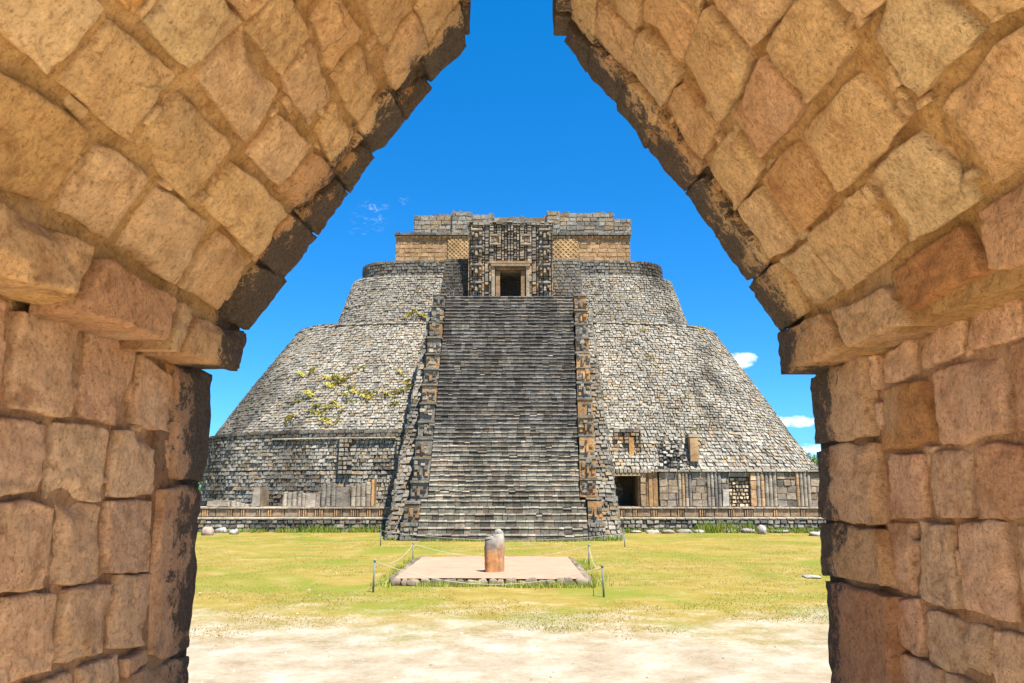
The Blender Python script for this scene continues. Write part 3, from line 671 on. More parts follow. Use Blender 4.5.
# ---------------------------------------------------------------- doorway building at the stair head (mosaic mask facade)
YF = 66.8
TZ0, TZ1 = 19.3, at(512, 224, YF).z
xL, xR = X(468, YF, 23), X(553, YF, 23); XM = (xL + xR) / 2; HW = (xR - xL) / 2
t4 = thing('mask_temple', 'small temple with dark doorway and carved mosaic front at the head of the stair', 'temple', (XM, 70, TZ0))
mb = MB(); dw = .98; dz = at(512, 271, YF).z
dk = (.12, .11, .10)
for a, b in ((-HW + .05, -dw - .1), (dw + .1, HW - .05)): mb.box(XM + a, XM + b, YF + .35, 77.5, TZ0 - 1, TZ1 - .1, (.2, .18, .15))
mb.box(XM - dw - .1, XM + dw + .1, YF + .35, 77.5, dz, TZ1 - .1, (.2, .18, .15))
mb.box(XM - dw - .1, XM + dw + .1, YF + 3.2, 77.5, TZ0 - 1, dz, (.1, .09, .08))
mb.box(XM - dw - .1, XM + dw + .1, YF - .5, YF + 3.2, TZ0 - 1, TZ0, (.2, .18, .16))
mb.build('wall', M_MASON, t4)
mb = MB(); rr = random.Random(21)
cell = .34; nc = int(HW / cell); nr = int((TZ1 - TZ0) / cell)
xc0 = 0.0
while xc0 < HW - .1:                       # mirrored columns of carved stones: tall pieces below, low courses of mask parts above
    cw = min(rr.uniform(.22, .52), HW - xc0); colpr = rr.choice((.0, .04, .10, .18)); z0 = TZ0
    while z0 < TZ1 - .1:
        rel = (z0 - TZ0) / (TZ1 - TZ0)
        hh = rr.uniform(.45, 1.0) if rel < .42 and rr.random() < .6 else rr.uniform(.16, .38)
        hh = min(hh, TZ1 - z0); pr = colpr + rr.choice((0, .02, .05, .09, .16))
        if not (xc0 < dw + .25 and z0 < dz + .55):
            kk = rr.choice((.27, .24, .21, .18, .14)); warm = rr.random()
            for s_ in (-1, 1):
                k = kk * rr.uniform(.85, 1.12); col = (k * 1.12, k * .9, k * .66) if warm < .68 else (k * 1.02, k * .95, k * .84)
                if warm > (.80 if rel < .5 else .93): col = (.36, .22, .11)
                xa, xb = (XM + xc0 + .01, XM + xc0 + cw - .015) if s_ > 0 else (XM - xc0 - cw + .015, XM - xc0 - .01)
                if rr.random() > .05: mb.box(xa, xb, YF - pr + .12, YF + .5, z0 + .01, z0 + hh - .02, col, .03)
        z0 += hh
    xc0 += cw
for j in range(4): # stacked corner masks with hooked snouts and spiral ear pieces
    z = TZ0 + .5 + j * 1.6
    for s in (-1, 1):
        x = XM + s * (HW - .75)
        mb.box(x - .5, x + .5, YF - .28, YF, z + 1.0, z + 1.2, (.3, .26, .21), .03)
        mb.box(x - .12, x + .12, YF - .75, YF, z + .35, z + .6, (.34, .28, .2), .04)
        mb.box(x - .12, x + .12, YF - .75, YF - .5, z + .2, z + .4, (.34, .28, .2), .03)
        for e in (-.32, .32): mb.box(x + e - .13, x + e + .13, YF - .34, YF, z + .55, z + .85, (.26, .22, .18), .05)
mb.build('mosaic_relief', M_CARVE, t4)
mb = MB(); oc = (.23, .145, .08)
for s in (-1, 1):
    xx = XM + s * (dw + .12); mb.box(xx - .2, xx + .2, YF - .12, YF + .9, TZ0, dz + .02, oc, .02)
    xx = XM + s * (dw + .52); mb.box(xx - .17, xx + .17, YF - .3, YF + .5, TZ0, dz + .5, (.3, .24, .17), .03)
mb.box(XM - dw - .35, XM + dw + .35, YF - .22, YF + .9, dz + .02, dz + .28, oc, .02)
mb.box(XM - dw - .75, XM + dw + .75, YF - .42, YF + .4, dz + .3, dz + .58, (.24, .18, .12), .03)
mb.box(XM - dw - .9, XM + dw + .9, YF - .3, YF + .4, dz + .6, dz + .85, (.30, .19, .10), .03)
mb.build('door_frame', M_CARVE, t4)
for s in (-1, 1):
    mb = MB(); x = XM + s * 1.35; z = at(512, 240, YF).z
    for k in range(4):
        a = .46 - .0 * k
    mb.box(x - .5, x + .5, YF - .22, YF + .3, z + .32, z + .5, (.3, .26, .2), .03); mb.box(x - .5, x + .5, YF - .22, YF + .3, z - .5, z - .32, (.3, .26, .2), .03)
    mb.box(x - .5, x - .32, YF - .22, YF + .3, z - .315, z + .315, (.3, .26, .2), .03); mb.box(x + .32, x + .5, YF - .22, YF + .3, z - .315, z + .315, (.3, .26, .2), .03)
    mb.box(x - .31, x + .31, YF - .02, YF + .3, z - .31, z + .31, (.48, .29, .14), .02); mb.box(x - .13, x + .13, YF - .12, YF - .025, z - .13, z + .13, (.25, .18, .11), .03)
    mb.build('mask_eye', M_CARVE, t4)
mb = MB()
patch(mb, (XM - HW - .1, YF + .1, TZ1 - .12), (XM + HW + .1, YF + .1, TZ1 - .12), (XM + HW + .1, YF + .1, TZ1 + .25), (XM - HW - .1, YF + .1, TZ1 + .25), .2, (.25, .6), (.1, .4), lambda p: gray(p, .38), outward=(0, -1, 0))
mb.box(XM - HW - .1, XM + HW + .1, YF + .15, 77.5, TZ1 - .1, TZ1 + .2, (.3, .27, .22))
mb.build('roof', M_MASON, t4)

# ---------------------------------------------------------------- long temple on the summit
YT = 77.3
zb, zc, zt2 = 25.5, at(512, 236, YT).z, at(512, 213, YT).z
xl, xr = at(396, 248, YT).x, at(630, 248, YT).x
t5 = thing('summit_temple', 'long ruined temple with a plain cream wall band and lattice panels on the pyramid summit', 'temple', ((xl + xr) / 2, YT + 3, zb))
cream = (.36, .225, .115)
def creamc(p):
    k = R.uniform(.86, 1.1); return (cream[0] * k, cream[1] * k * R.uniform(.95, 1.03), cream[2] * k * R.uniform(.9, 1.05))
mb = MB()
def lat_rng(x): return at(448, 248, YT).x < x < at(468.5, 248, YT).x or at(553, 248, YT).x < x < at(578, 248, YT).x
patch(mb, (xl, YT, zb), (xr, YT, zb), (xr, YT, zc), (xl, YT, zc), .42, (.5, 1.1), (.0, .012), creamc, gap=.008, mortar=(.32, .21, .11), outward=(0, -1, 0))
for xx, s in ((xl, -1), (xr, 1)): patch(mb, (xx, YT, zb), (xx, YT + 6, zb), (xx, YT + 6, zc), (xx, YT, zc), .42, (.5, .9), (.0, .03), creamc, gap=.014, outward=(s, 0, 0))
mb.box(xl + .04, xr - .04, YT + .05, YT + 6, zb, zc, (.42, .31, .2))
mb.box(xl - .12, xr + .12, YT - .14, YT, zb, zb + .32, (.42, .29, .17), .03)
mb.build('wall', M_MASON, t5)
mb = MB(); x = xl - .18
while x < xr + .15:
    wd = R.uniform(.4, .8); x1 = min(x + wd, xr + .18)
    mb.box(x + .01, x1 - .01, YT - .30 + R.uniform(-.05, .05), YT + 6, zc, zc + R.uniform(.26, .36), tuple(q * .75 for q in gray(Vector((x, YT, zc)), .33)), .03); x = x1
x = xl - .1
while x < xr + .1:
    wd = R.uniform(.4, .8); x1 = min(x + wd, xr + .1)
    mb.box(x + .01, x1 - .01, YT - .16, YT, zc - .26, zc - .02, creamc(0), .02); x = x1
mb.build('cornice', M_MASON, t5)
for xa, xb in ((at(448, 248, YT).x, at(468.5, 248, YT).x), (at(553, 248, YT).x, at(578, 248, YT).x)):
    mb = MB(); z0, z1 = zb + .35, zc - .3
    mb.box(xa, xb, YT - .08, YT - .045, z0, z1, (.30, .17, .07))
    nlat = 5; dx = (xb - xa) / nlat
    for k in range(-4, nlat + 4):
        for sg in (-1, 1):
            xs0 = xa + (k + .5) * dx; H = z1 - z0
            pa = Vector((xs0 - sg * H / 2, YT - .12, z0)); pb = Vector((xs0 + sg * H / 2, YT - .12, z1))
            # clip to the panel
            t0, t1 = 0, 1
            d = pb.x - pa.x
            for lim, sgn in ((xa, 1), (xb, -1)):
                tt = (lim - pa.x) / d
                if (d > 0) == (sgn > 0): t0 = max(t0, tt)
                else: t1 = min(t1, tt)
            if t1 - t0 > .08:
                p, q = pa.lerp(pb, t0), pa.lerp(pb, t1); dirv = (q - p).normalized(); nn = Vector((-dirv.z, 0, dirv.x)) * .06; o = Vector((0, .004 * sg + R.uniform(-.0015, .0015), 0))
                mb.hexa([p - nn + Vector((0, .1, 0)) + o, p + nn + Vector((0, .1, 0)) + o, q + nn + Vector((0, .1, 0)) + o, q - nn + Vector((0, .1, 0)) + o, p - nn + o, p + nn + o, q + nn + o, q - nn + o], (.40, .26, .125))
    mb.build('lattice_panel', M_CARVE, t5)
# broken upper wall, several heights
for (pa, pb, top, yy_) in ((414, 452, 215.5, YT + .5), (452, 472, 212, YT + .2), (472, 494, 214.5, YT + .2), (494, 547, 217.5, YT + .5), (547, 560, 211, YT + .15), (560, 614, 213, YT + .5), (614, 631, 219, YT + .5)):
    mb = MB(); xa, xb = at(pa, 225, yy_).x, at(pb, 225, yy_).x; z1 = at(512, top, yy_).z; z0 = zc + .36
    x = xa
    patch(mb, (xa, yy_, z0), (xb, yy_, z0), (xb, yy_, z1), (xa, yy_, z1), .45, (.5, 1.2), (.0, .06), lambda p: gray(p, .34, .22), outward=(0, -1, 0))
    for xx, s in ((xa, -1), (xb, 1)): patch(mb, (xx, yy_, z0), (xx, yy_ + 4, z0), (xx, yy_ + 4, z1), (xx, yy_, z1), .3, (.4, .8), (.0, .04), lambda p: gray(p, .34), outward=(s, 0, 0))
    mb.box(xa + .05, xb - .05, yy_ + .06, yy_ + 4, z0, z1 - .03, (.2, .18, .15))
    while x < xb - .1:
        wd = min(R.uniform(.2, .55), xb - x); mb.box(x, x + wd - .02, yy_ + R.uniform(0, .2), yy_ + R.uniform(.6, 1.5), z1 - .06, z1 + R.choice((0, .05, .1, .22)), tuple(q * .7 for q in gray(Vector((x, yy_, z1)), .34)), .03); x += wd
    mb.build('upper_wall', M_MASON, t5)

# ---------------------------------------------------------------- low ruins left and right of the stair, on their terraces
def terrace(s, label):
    x0, x1 = (-26, OX - 8.1) if s < 0 else (OX + 8.1, 28)
    t = thing('stone_terrace', label, 'terrace', ((x0 + x1) / 2, 63, 0)); mb = MB()
    ya, ybk = 61.9, 66
    def dkc(p): return sc(gray(p, .36, .05), R.choice((1.2, .9, .7, .5)))
    patch(mb, (x0, ya, 0), (x1, ya, 0), (x1, ya + .05, .92), (x0, ya + .05, .92), .27, (.28, .6), (.03, .2), dkc, gap=.05, mortar=(.12, .11, .09), outward=(0, -1, 0))
    mb.box(x0, x1, ya + .1, ybk, -.2, .9, (.25, .22, .18)); mb.build('rubble_wall', M_MASON, t)
    mb = MB(); x = x0
    while x < x1:
        wd = min(R.uniform(.6, 1.4), x1 - x); mb.box(x + .01, x + wd - .01, ya - .07 + R.uniform(-.03, .03), ybk, .93, 1.08 + R.uniform(-.02, .02), sc((.42, .36, .27), R.uniform(.85, 1.1)), .02); x += wd
    mb.build('slab_edge', M_MASON, t)
    return t
terrace(-1, 'low rubble terrace with a pale slab edge left of the pyramid stair'); terrace(1, 'low rubble terrace with a pale slab edge right of the pyramid stair')
YB = 62.9
def plinth(par, xa, xb):
    mb = MB(); x = xa; run = 0
    mb.box(xa, xb, YB + .16, YB + 2, 1.085, 1.72, (.3, .22, .14))
    while x < xb - .02:
        if run > 0: wd = .17; c = R.choice(((.20, .14, .09), (.42, .25, .12), (.30, .2, .12))); run -= 1
        else: wd = R.uniform(.5, 1.2); c = R.choice(((.28, .195, .12), (.26, .175, .10), (.25, .19, .13))); run = R.choice((0, 2, 3, 4))
        wd = min(wd, xb - x); mb.box(x + .01, x + wd - .01, YB + (.02 if wd > .2 else -.05), YB + .3, 1.09, 1.70, c, .03); x += wd
    x = xa
    while x < xb - .02:
        wd = min(R.uniform(.5, 1.2), xb - x); mb.box(x + .006, x + wd - .006, YB - .10, YB + 2.2, 1.70, 1.84 + R.uniform(-.015, .015), sc((.38, .31, .235), R.uniform(.8, 1.1)), .02); x += wd
    return mb.build('colonnette_plinth', M_MASON, par)
YC = 63.6
def xw(px): return X(px, YC, 3)
def zw(py): return at(640, py, YC).z
ZB = 1.85
def colonnette(par, xc_, r, z0, z1, col, lean=0.0):
    mb = MB(); z = z0
    while z < z1 - .05:
        h = min(R.uniform(.55, 1.0), z1 - z); rr_ = r * R.uniform(.92, 1.05); k = R.uniform(.75, 1.2)
        dx = lean * (z - z0); seg = 10
        vs = []
        for (zz, q) in ((z + .012, .93), (z + .05, 1), (z + h - .05, 1), (z + h - .012, .93)):
            for i in range(seg): a = 2 * math.pi * i / seg; vs.append((xc_ + dx + rr_ * q * math.cos(a), YC + rr_ * q * math.sin(a), zz))
        fs = [(j * seg + i, j * seg + (i + 1) % seg, (j + 1) * seg + (i + 1) % seg, (j + 1) * seg + i) for j in range(3) for i in range(seg)] + [tuple(3 * seg + i for i in range(seg))]
        mb.add(vs, fs, tuple(c * k for c in col)); z += h
    return mb.build('colonnette', M_CARVE, par)
rb = thing('ruined_building', 'ruined building with a dark doorway and a row of stone colonnettes, right of the stair', 'building', (xw(720), YC + 1, 1.08))
plinth(rb, OX + 8.2, 27)
ztop = zw(471)
def slabs(name, a, b, z0, z1, pal, wmin=.5, wmax=.9, course=.5, front=0.0, par=rb):
    mb = MB(); xa, xb = xw(a), xw(b)
    def cf(p):
        k = R.uniform(.75, 1.15); c = R.choice(pal); dkn = 1 - .5 * sm(.0, .4, n3(p.x, 3, p.z, .7)) * sm(2.6, 4.4, p.z); return tuple(q * k * dkn for q in c)
    patch(mb, (xa, YC + front, z0), (xb, YC + front, z0), (xb, YC + front, z1), (xa, YC + front, z1), course, (wmin, wmax), (.0, .05), cf, gap=.02, mortar=(.2, .15, .1), outward=(0, -1, 0))
    mb.box(xa + .01, xb - .01, YC + front + .05, YC + 2.2, z0, z1, (.22, .18, .13))
    return mb.build(name, M_CARVE, par)
TAN = [(.31, .24, .17), (.28, .215, .155), (.25, .21, .17), (.33, .26, .19)]; GRY = [(.20, .18, .155), (.155, .14, .12), (.26, .22, .18)]
slabs('door_post', 640.5, 646, ZB, ztop, [(.38, .27, .16)], 1, 1, .8, -.12); slabs('door_post', 646.2, 658, ZB, ztop, [(.36, .21, .10), (.30, .18, .09)], .3, .5, 2.9, -.02)
slabs('wall_panel', 659.5, 678, ZB, ztop - .1, TAN); slabs('wall_panel', 692, 707, ZB, ztop - .1, TAN); slabs('wall_panel', 777, 796, ZB, ztop - .1, TAN + GRY); slabs('wall_panel', 811, 846, ZB, ztop - .1, TAN + GRY)
slabs('pillar', 722, 729, ZB, zw(489), [(.46, .42, .36)], 1, 1, 1.9, -.06); slabs('pillar', 750.5, 756.5, ZB, ztop - .1, [(.5, .32, .18), (.4, .24, .13)], 1, 1, .7, -.06)
slabs('wall_panel', 721.5, 729.3, zw(489) + .01, ztop - .1, GRY)
for a, b, k in ((678, 692, 4), (707, 721.5, 4), (756.5, 777, 5), (796, 811, 4)):
    for i in range(k):
        colonnette(rb, lerp(xw(a), xw(b), (i + .5) / k), (xw(b) - xw(a)) / k / 2 * .94, ZB, ztop - .08, R.choice(((.28, .24, .2), (.2, .18, .16), (.38, .25, .14), (.33, .28, .22))))
    slabs('wall_panel', a + .1, b - .1, ZB, ztop - .12, GRY, front=.12)
mb = MB() # stones closing the old window
def winc(p): return sc((.46, .36, .24), R.choice((1.25, .9, .45)))
patch(mb, (xw(729.4), YC + .25, ZB), (xw(750.3), YC + .25, ZB), (xw(750.3), YC + .25, zw(477)), (xw(729.4), YC + .25, zw(477)), .3, (.22, .45), (.02, .2), winc, gap=.06, mortar=(.1, .08, .06), outward=(0, -1, 0))
mb.box(xw(729.4), xw(750.3), YC + .31, YC + 2.2, ZB, zw(477), (.15, .12, .09)); mb.box(xw(729.4), xw(750.3), YC + .02, YC + 2.2, zw(477) + .01, ztop - .1, (.24, .21, .18), .02)
mb.build('blocked_window', M_MASON, rb)
mb = MB(); x = xw(641)
while x < xw(846):
    wd = R.uniform(.6, 1.3); mb.box(x + .01, x + wd - .01, YC - .22 + R.uniform(-.04, .04), YC + 2.3, ztop - .08, ztop + R.uniform(.1, .2), sc((.42, .38, .31), R.uniform(.7, 1.1)), .03); x += wd
mb.build('cornice', M_MASON, rb)
mb = MB(); x0, x1 = xw(611), xw(641) # door room: jamb, sides, back
zl = zw(476)
mb.box(x0 - .6, xw(614.5), YC - .1, YC + 4, 1.1, zl, (.34, .27, .19), .03); mb.box(xw(638.5), xw(640.2), YC + .1, YC + 4, 1.1, zl, (.3, .22, .14))
mb.box(x0, x1, YC + 3.2, YC + 3.6, 1.1, zl, (.13, .105, .085)); mb.box(x0, x1, YC, YC + 4, 1.5, 1.86, (.3, .25, .19))
mb.build('doorway', M_MASON, rb)
mb = MB()
mb.box(xw(611), xw(641), YC - .25, YC + .9, zl + .005, zl + .22, (.46, .33, .19), .02)
x = xw(611.5)
while x < xw(650): mb.box(x, x + .3, YC - .32, YC + 4.1, zl + .23, zl + R.uniform(.5, .62), sc((.36, .3, .24), R.uniform(.6, 1.1)), .03); x += .32
mb.build('lintel', M_MASON, rb)
# relief panel and rubble lump over the doorway
mb = MB(); ym = YC + 1.1
za, zb_ = at(628, 466, ym).z, at(628, 430, ym).z; xa, xb = at(614, 450, ym).x, at(642, 450, ym).x
rr = random.Random(4); cs = .3; i = 0
z = za
while z < zb_:
    x = xa
    while x < xb:
        wd = rr.uniform(.25, .6); k = rr.choice(((.46, .25, .1), (.36, .22, .12), (.2, .18, .16), (.12, .11, .1), (.32, .27, .2)))
        mb.box(x, min(x + wd, xb) - .03, ym - rr.choice((.0, .08, .2, .3)), ym + 1.4, z, z + cs - .03, k, .03); x += wd
    z += cs
mb.box(at(628, 450, ym).x, at(634, 450, ym).x, ym - .34, ym + .1, at(628, 456, ym).z, at(628, 437, ym).z, (.52, .27, .1), .05)
mb.build('relief_panel', M_CARVE, rb)
mb = MB(); x0, x1 = at(640, 450, ym).x, at(692, 450, ym).x
def lump(u, t):
    return Vector((lerp(x0, x1, u), ym + .3 + t * 1.5 - 1.0 * math.sin(math.pi * u) * math.sin(math.pi * min(1, t * .7 + .25)), lerp(za - .35, zb_ + .35, t) - .6 * (2 * u - 1) ** 2 * t))
for i in range(15):
    for j in range(14):
        p = lump((i + R.uniform(.1, .4)) / 15, (j + R.uniform(.05, .2)) / 14); k = R.choice((.34, .24, .14, .08, .07, .05))
        block(mb, p, Vector((1, 0, 0)), Vector((0, .3, .95)).normalized(), Vector((R.uniform(-.3, .3), -1, R.uniform(-.2, .4))).normalized(), R.uniform(.18, .34), R.uniform(.16, .3), R.uniform(.02, .3), (k * 1.08, k, k * .9), .4)
g_ = [[lump(i / 12, j / 12) + Vector((0, .1, 0)) for i in range(13)] for j in range(13)]
mb.add([p for r_ in g_ for p in r_], [(j * 13 + i, j * 13 + i + 1, (j + 1) * 13 + i + 1, (j + 1) * 13 + i) for j in range(12) for i in range(12)], (.1, .09, .08))
mb.build('rubble_core', M_MASON, rb)
mb = MB(); yk = YC + 1.5
for (pa, pb, ya_, yb_, c) in ((689, 697, 462, 438, (.34, .22, .12)), (687, 699, 438, 434, (.38, .3, .22))):
    a, b = at(pa, ya_, yk), at(pb, yb_, yk); mb.box(a.x, b.x, yk - .5, yk + 1.4, a.z + .01, b.z, c, .03)
mb.build('pier', M_CARVE, rb)
# left ruin: stumps of colonnettes and slabs standing on the plinth
lb = thing('ruined_wall', 'row of broken grey colonnette stumps on an orange plinth, left of the stair', 'ruin', (xw(300), YC, 1.08))
plinth(lb, -26, OX - 8.3)
def stub(pa, pb, tops, col):
    k = len(tops); wd = (xw(pb) - xw(pa)) / k
    for i, ty in enumerate(tops): colonnette(lb, xw(pa) + wd * (i + .5), wd * .49, ZB, zw(ty), sc(col, R.uniform(.75, 1.15)), R.uniform(-.03, .03))
stub(283, 297, (492, 493, 492), (.34, .30, .24)); stub(298, 306, (494, 493), (.3, .26, .21)); stub(321, 336, (484, 482, 483), (.3, .27, .23)); stub(351, 371, (486, 484, 483, 482), (.33, .28, .22)); stub(232, 250, (501, 502, 503, 504), (.36, .32, .26))
slabs('wall_slab', 306, 320.5, ZB, zw(493), [(.30, .26, .21), (.24, .2, .17)], .7, 1.2, 1.2, -.05, lb); slabs('wall_slab', 336, 350.5, ZB, zw(487), [(.30, .25, .2), (.22, .19, .16)], .7, 1.2, 1.5, -.05, lb); slabs('wall_slab', 208, 231, ZB, zw(501), [(.36, .31, .24)], .7, 1.2, .9, -.05, lb)
slabs('standing_slab', 253, 261, ZB, zw(487), [(.34, .3, .25)], 1, 1, 2.4, -.1, lb); slabs('standing_slab', 371.3, 375, ZB, zw(479), [(.56, .30, .12)], 1, 1, 2.9, -.1, lb)
# pale pilasters and thin ledge in the rubble wall behind them
mb = MB(); yp = 64.0
def bodyfront(x, z): 
    EXP = expo(z); aL, bL = dims(z, KEY_L if x < 0 else KEY_R); return DC - bL * (1 - abs(x / aL) ** EXP) ** (1 / EXP)
for pa, pb, ya_, yb_ in ((336, 347, 474, 438), (395, 404, 500, 438)):
    a, b = at(pa, ya_, 64), at(pb, yb_, 64); z = a.z
    while z < b.z:
        x = a.x
        while x < b.x:
            wd = R.uniform(.3, .5); y = bodyfront(x, z); mb.box(x, x + wd - .04, y - .5, y + .3, z, z + .32, gray(Vector((x, y, z)), .46, .1), .04); x += wd
        z += .36
x = at(262, 437, 64).x
while x < at(392, 437, 64).x:
    z = 7.25; y = bodyfront(x, z); wd = R.uniform(.4, .9); mb.box(x, x + wd - .02, y - .42, y + .3, z, z + .14, sc((.44, .4, .33), R.uniform(.8, 1.1)), .02); x += wd
mb.build('pilaster', M_MASON, pyr)

# ---------------------------------------------------------------- dais, standing stone, rope fence
da = [ground_at(391, 586), ground_at(588.5, 586)]
dx0, dx1, dy0 = da[0].x, da[1].x, da[0].y; dy1 = 37.0
dais = thing('stone_dais', 'low dais with a salmon pink top edged by rough grey stones on the lawn', 'dais', ((dx0 + dx1) / 2, (dy0 + dy1) / 2, 0))
xs = [lerp(dx0 + .1, dx1 - .1, i / 30) for i in range(31)]; ys = [lerp(dy0 + .1, dy1 - .1, i / 30) for i in range(31)]
grid_sheet(xs, ys, lambda x, y: .24 + .03 * n3(x, y, 1, .8), (1, 1, 1)).build('top', M_PINK, dais, True)
def rock(mb, c, sx_, sy_, sz_, col, seed, det=3, amp=.22):
    """a rounded, faceted field stone"""
    vs = []; fs = []; n1, n2 = 12, 8
    o = Vector((seed * 3.7, seed * 1.3, -seed * 2.1)); cols = []
    for j in range(n2 + 1):
        th = math.pi * j / n2
        for i in range(n1):
            ph = 2 * math.pi * i / n1; d = Vector((math.sin(th) * math.cos(ph), math.sin(th) * math.sin(ph), math.cos(th)))
            k = 1 + amp * N.noise(d * 1.3 + o) + amp * .5 * N.noise(d * 3.1 + o)
            e = Vector([math.copysign(abs(q) ** .72, q) for q in d])
            vs.append(Vector(c) + Vector((e.x * sx_, e.y * sy_, e.z * sz_)) * k); s = 1 + .25 * N.noise(d * 2 + o); cols.append(tuple(q * s for q in col))
    for j in range(n2):
        for i in range(n1): fs.append((j * n1 + i, (j + 1) * n1 + i, (j + 1) * n1 + (i + 1) % n1, j * n1 + (i + 1) % n1))
    mb.add(vs, fs, cols)
sd_ = 0
def edge_run(x0, y0, x1, y1, big):
    global sd_
    L = math.hypot(x1 - x0, y1 - y0); p = 0
    while p < L - .1:
        wd = R.uniform(.24, .48) * big; t = (p + wd / 2) / L; sd_ += 1
        mb = MB(); c = R.choice(((.15, .125, .10), (.20, .155, .115), (.11, .095, .08), (.24, .19, .14)))
        rock(mb, (lerp(x0, x1, t) + R.uniform(-.04, .04), lerp(y0, y1, t) + R.uniform(-.06, .06), .08), (wd / 2 if x1 != x0 else .15), (.15 if x1 != x0 else wd / 2), R.uniform(.11, .21), c, sd_, amp=.42)
        mb.build('edging_stone', M_ROCK, dais, True); p += wd * 1.02
edge_run(dx0, dy0, dx1, dy0, 1.0); edge_run(dx0, dy0 + .3, dx0, dy1, 1.35); edge_run(dx1, dy0 + .3, dx1, dy1, 1.35); edge_run(dx0, dy1, dx1, dy1, 1.3)
g = ground_at(494, 571.5, .25); mx_, my_ = g.x, g.y
mono = thing('standing_stone', 'weathered orange stone pillar with a broken grey top, standing on the pink dais', 'monument', (mx_, my_, .25))
def pillar(par, name, cx, cy, z0, z1, rx, ry, colf, seed, seg=28, rows=26, taper=.0, tilt=0):
    mb = MB(); vs = []; cols = []
    for j in range(rows + 1):
        t = j / rows; z = lerp(z0, z1, t)
        for i in range(seg):
            a = 2 * math.pi * i / seg; d = Vector((math.cos(a), math.sin(a), t * 2)); nz = N.noise(d * 1.6 + Vector((seed, 0, 0))) * .13 + N.noise(d * 5 + Vector((seed, 0, 0))) * .06
            bulg = 1 + .07 * math.sin(math.pi * t) - taper * t; 
            if t > .9: bulg *= 1 - 1.6 * (t - .9)
            c = math.copysign(abs(d.x) ** .8, d.x); s = math.copysign(abs(d.y) ** .8, d.y)
            top = z + (.10 * N.noise(Vector((c * 2 + seed, s * 2, 4))) if t > .8 else 0)
            vs.append((cx + c * rx * (bulg + nz) + tilt * t, cy + s * ry * (bulg + nz), top)); cols.append(colf(t, a))
    fs = [(j * seg + i, j * seg + (i + 1) % seg, (j + 1) * seg + (i + 1) % seg, (j + 1) * seg + i) for j in range(rows) for i in range(seg)] + [tuple(rows * seg + i for i in range(seg))]
    mb.add(vs, fs, cols); return mb.build(name, M_ROCK, par, True)
def oc1(t, a):
    k = sm(.55, .85, t + .25 * N.noise(Vector((math.cos(a) * 2, math.sin(a) * 2, t * 3)))); return tuple(lerp(p, q, k) for p, q in zip((.42, .21, .085), (.20, .175, .15)))
def oc2(t, a):
    k = sm(.5, .8, t + .22 * N.noise(Vector((math.cos(a) * 1.7, math.sin(a) * 1.7, t * 2.5 + 7)))); q = 1 + .3 * N.noise(Vector((math.cos(a) * 4, math.sin(a) * 4, t * 3)))
    return tuple(lerp(x, y, k) * q for x, y in zip((.36, .20, .10), (.30, .27, .23)))
pillar(mono, 'pillar', mx_ - .08, my_, .22, 1.42, .27, .25, oc1, 3.1, taper=.06)
pillar(mono, 'pillar', mx_ + .16, my_ + .10, .22, 1.58, .21, .26, oc2, 8.4, taper=-.04)
cp = MB(); rock(cp, (mx_ + .17, my_ + .14, 1.60), .17, .18, .17, (.34, .31, .27), 5, amp=.35); cp.build('broken_cap', M_ROCK, mono, True)
cp = MB(); rock(cp, (mx_ - .10, my_ + .02, 1.42), .24, .2, .09, (.22, .195, .165), 9, amp=.4); cp.build('broken_cap', M_ROCK, mono, True)
posts = {}
for key, px, top, bot, lab in (('fl', 373, 560, 592, 'thin grey post at the front left corner of the rope fence round the dais'), ('fr', 604, 565.5, 597, 'thin grey post at the front right corner of the rope fence round the dais'),
        ('bl', 413, 543, 564, 'thin grey post at the back left corner of the rope fence round the dais'), ('br', 589, 545, 567, 'thin grey post at the back right corner of the rope fence round the dais'),
        ('wl', 380.5, 530, 546, 'thin grey post on the grass left of the stair foot'), ('wr', 625, 533, 547, 'thin grey post on the grass right of the stair foot')):
    b = ground_at(px, bot); r = ray(px, top); h = CAMZ + r.z * (b.y / r.y); t = Vector((b.x + R.uniform(-.04, .04), b.y, h))
    pr = thing('fence_post', lab, 'post', (b.x, b.y, 0), 'posts of the rope fence'); mb = MB(); mb.tube([b - Vector((0, 0, .15)), t], [.032, .028], (.17, .19, .17), 8); mb.build('shaft', M_METAL, pr, True)
    mb = MB(); mb.tube([t + Vector((0, 0, -.05)), t + Vector((0, 0, .0)), t + Vector((0, 0, .03))], [.04, .045, .03], (.2, .22, .2), 8); mb.build('cap', M_METAL, pr, True); posts[key] = t
for a, b, sag, lab in (('fl', 'fr', .62, 'long sagging pale rope across the front of the pink dais'), ('fl', 'bl', .35, 'pale rope along the left side of the dais'), ('bl', 'br', .55, 'pale rope sagging behind the standing stone, across the back of the dais'), ('br', 'fr', .4, 'pale rope along the right side of the dais'), ('wl', 'wr', .45, 'pale rope strung in front of the lowest stair steps')):
    mb = MB(); p, q = posts[a], posts[b]; mb.tube([p.lerp(q, i / 24) - Vector((0, 0, .04 + sag * 4 * (i / 24) * (1 - i / 24))) for i in range(25)], .010, (.42, .38, .31), 6)
    tag(mb.build('rope', M_ROPE, None, True, origin=(p + q) / 2), lab, 'rope', 'ropes of the fence')

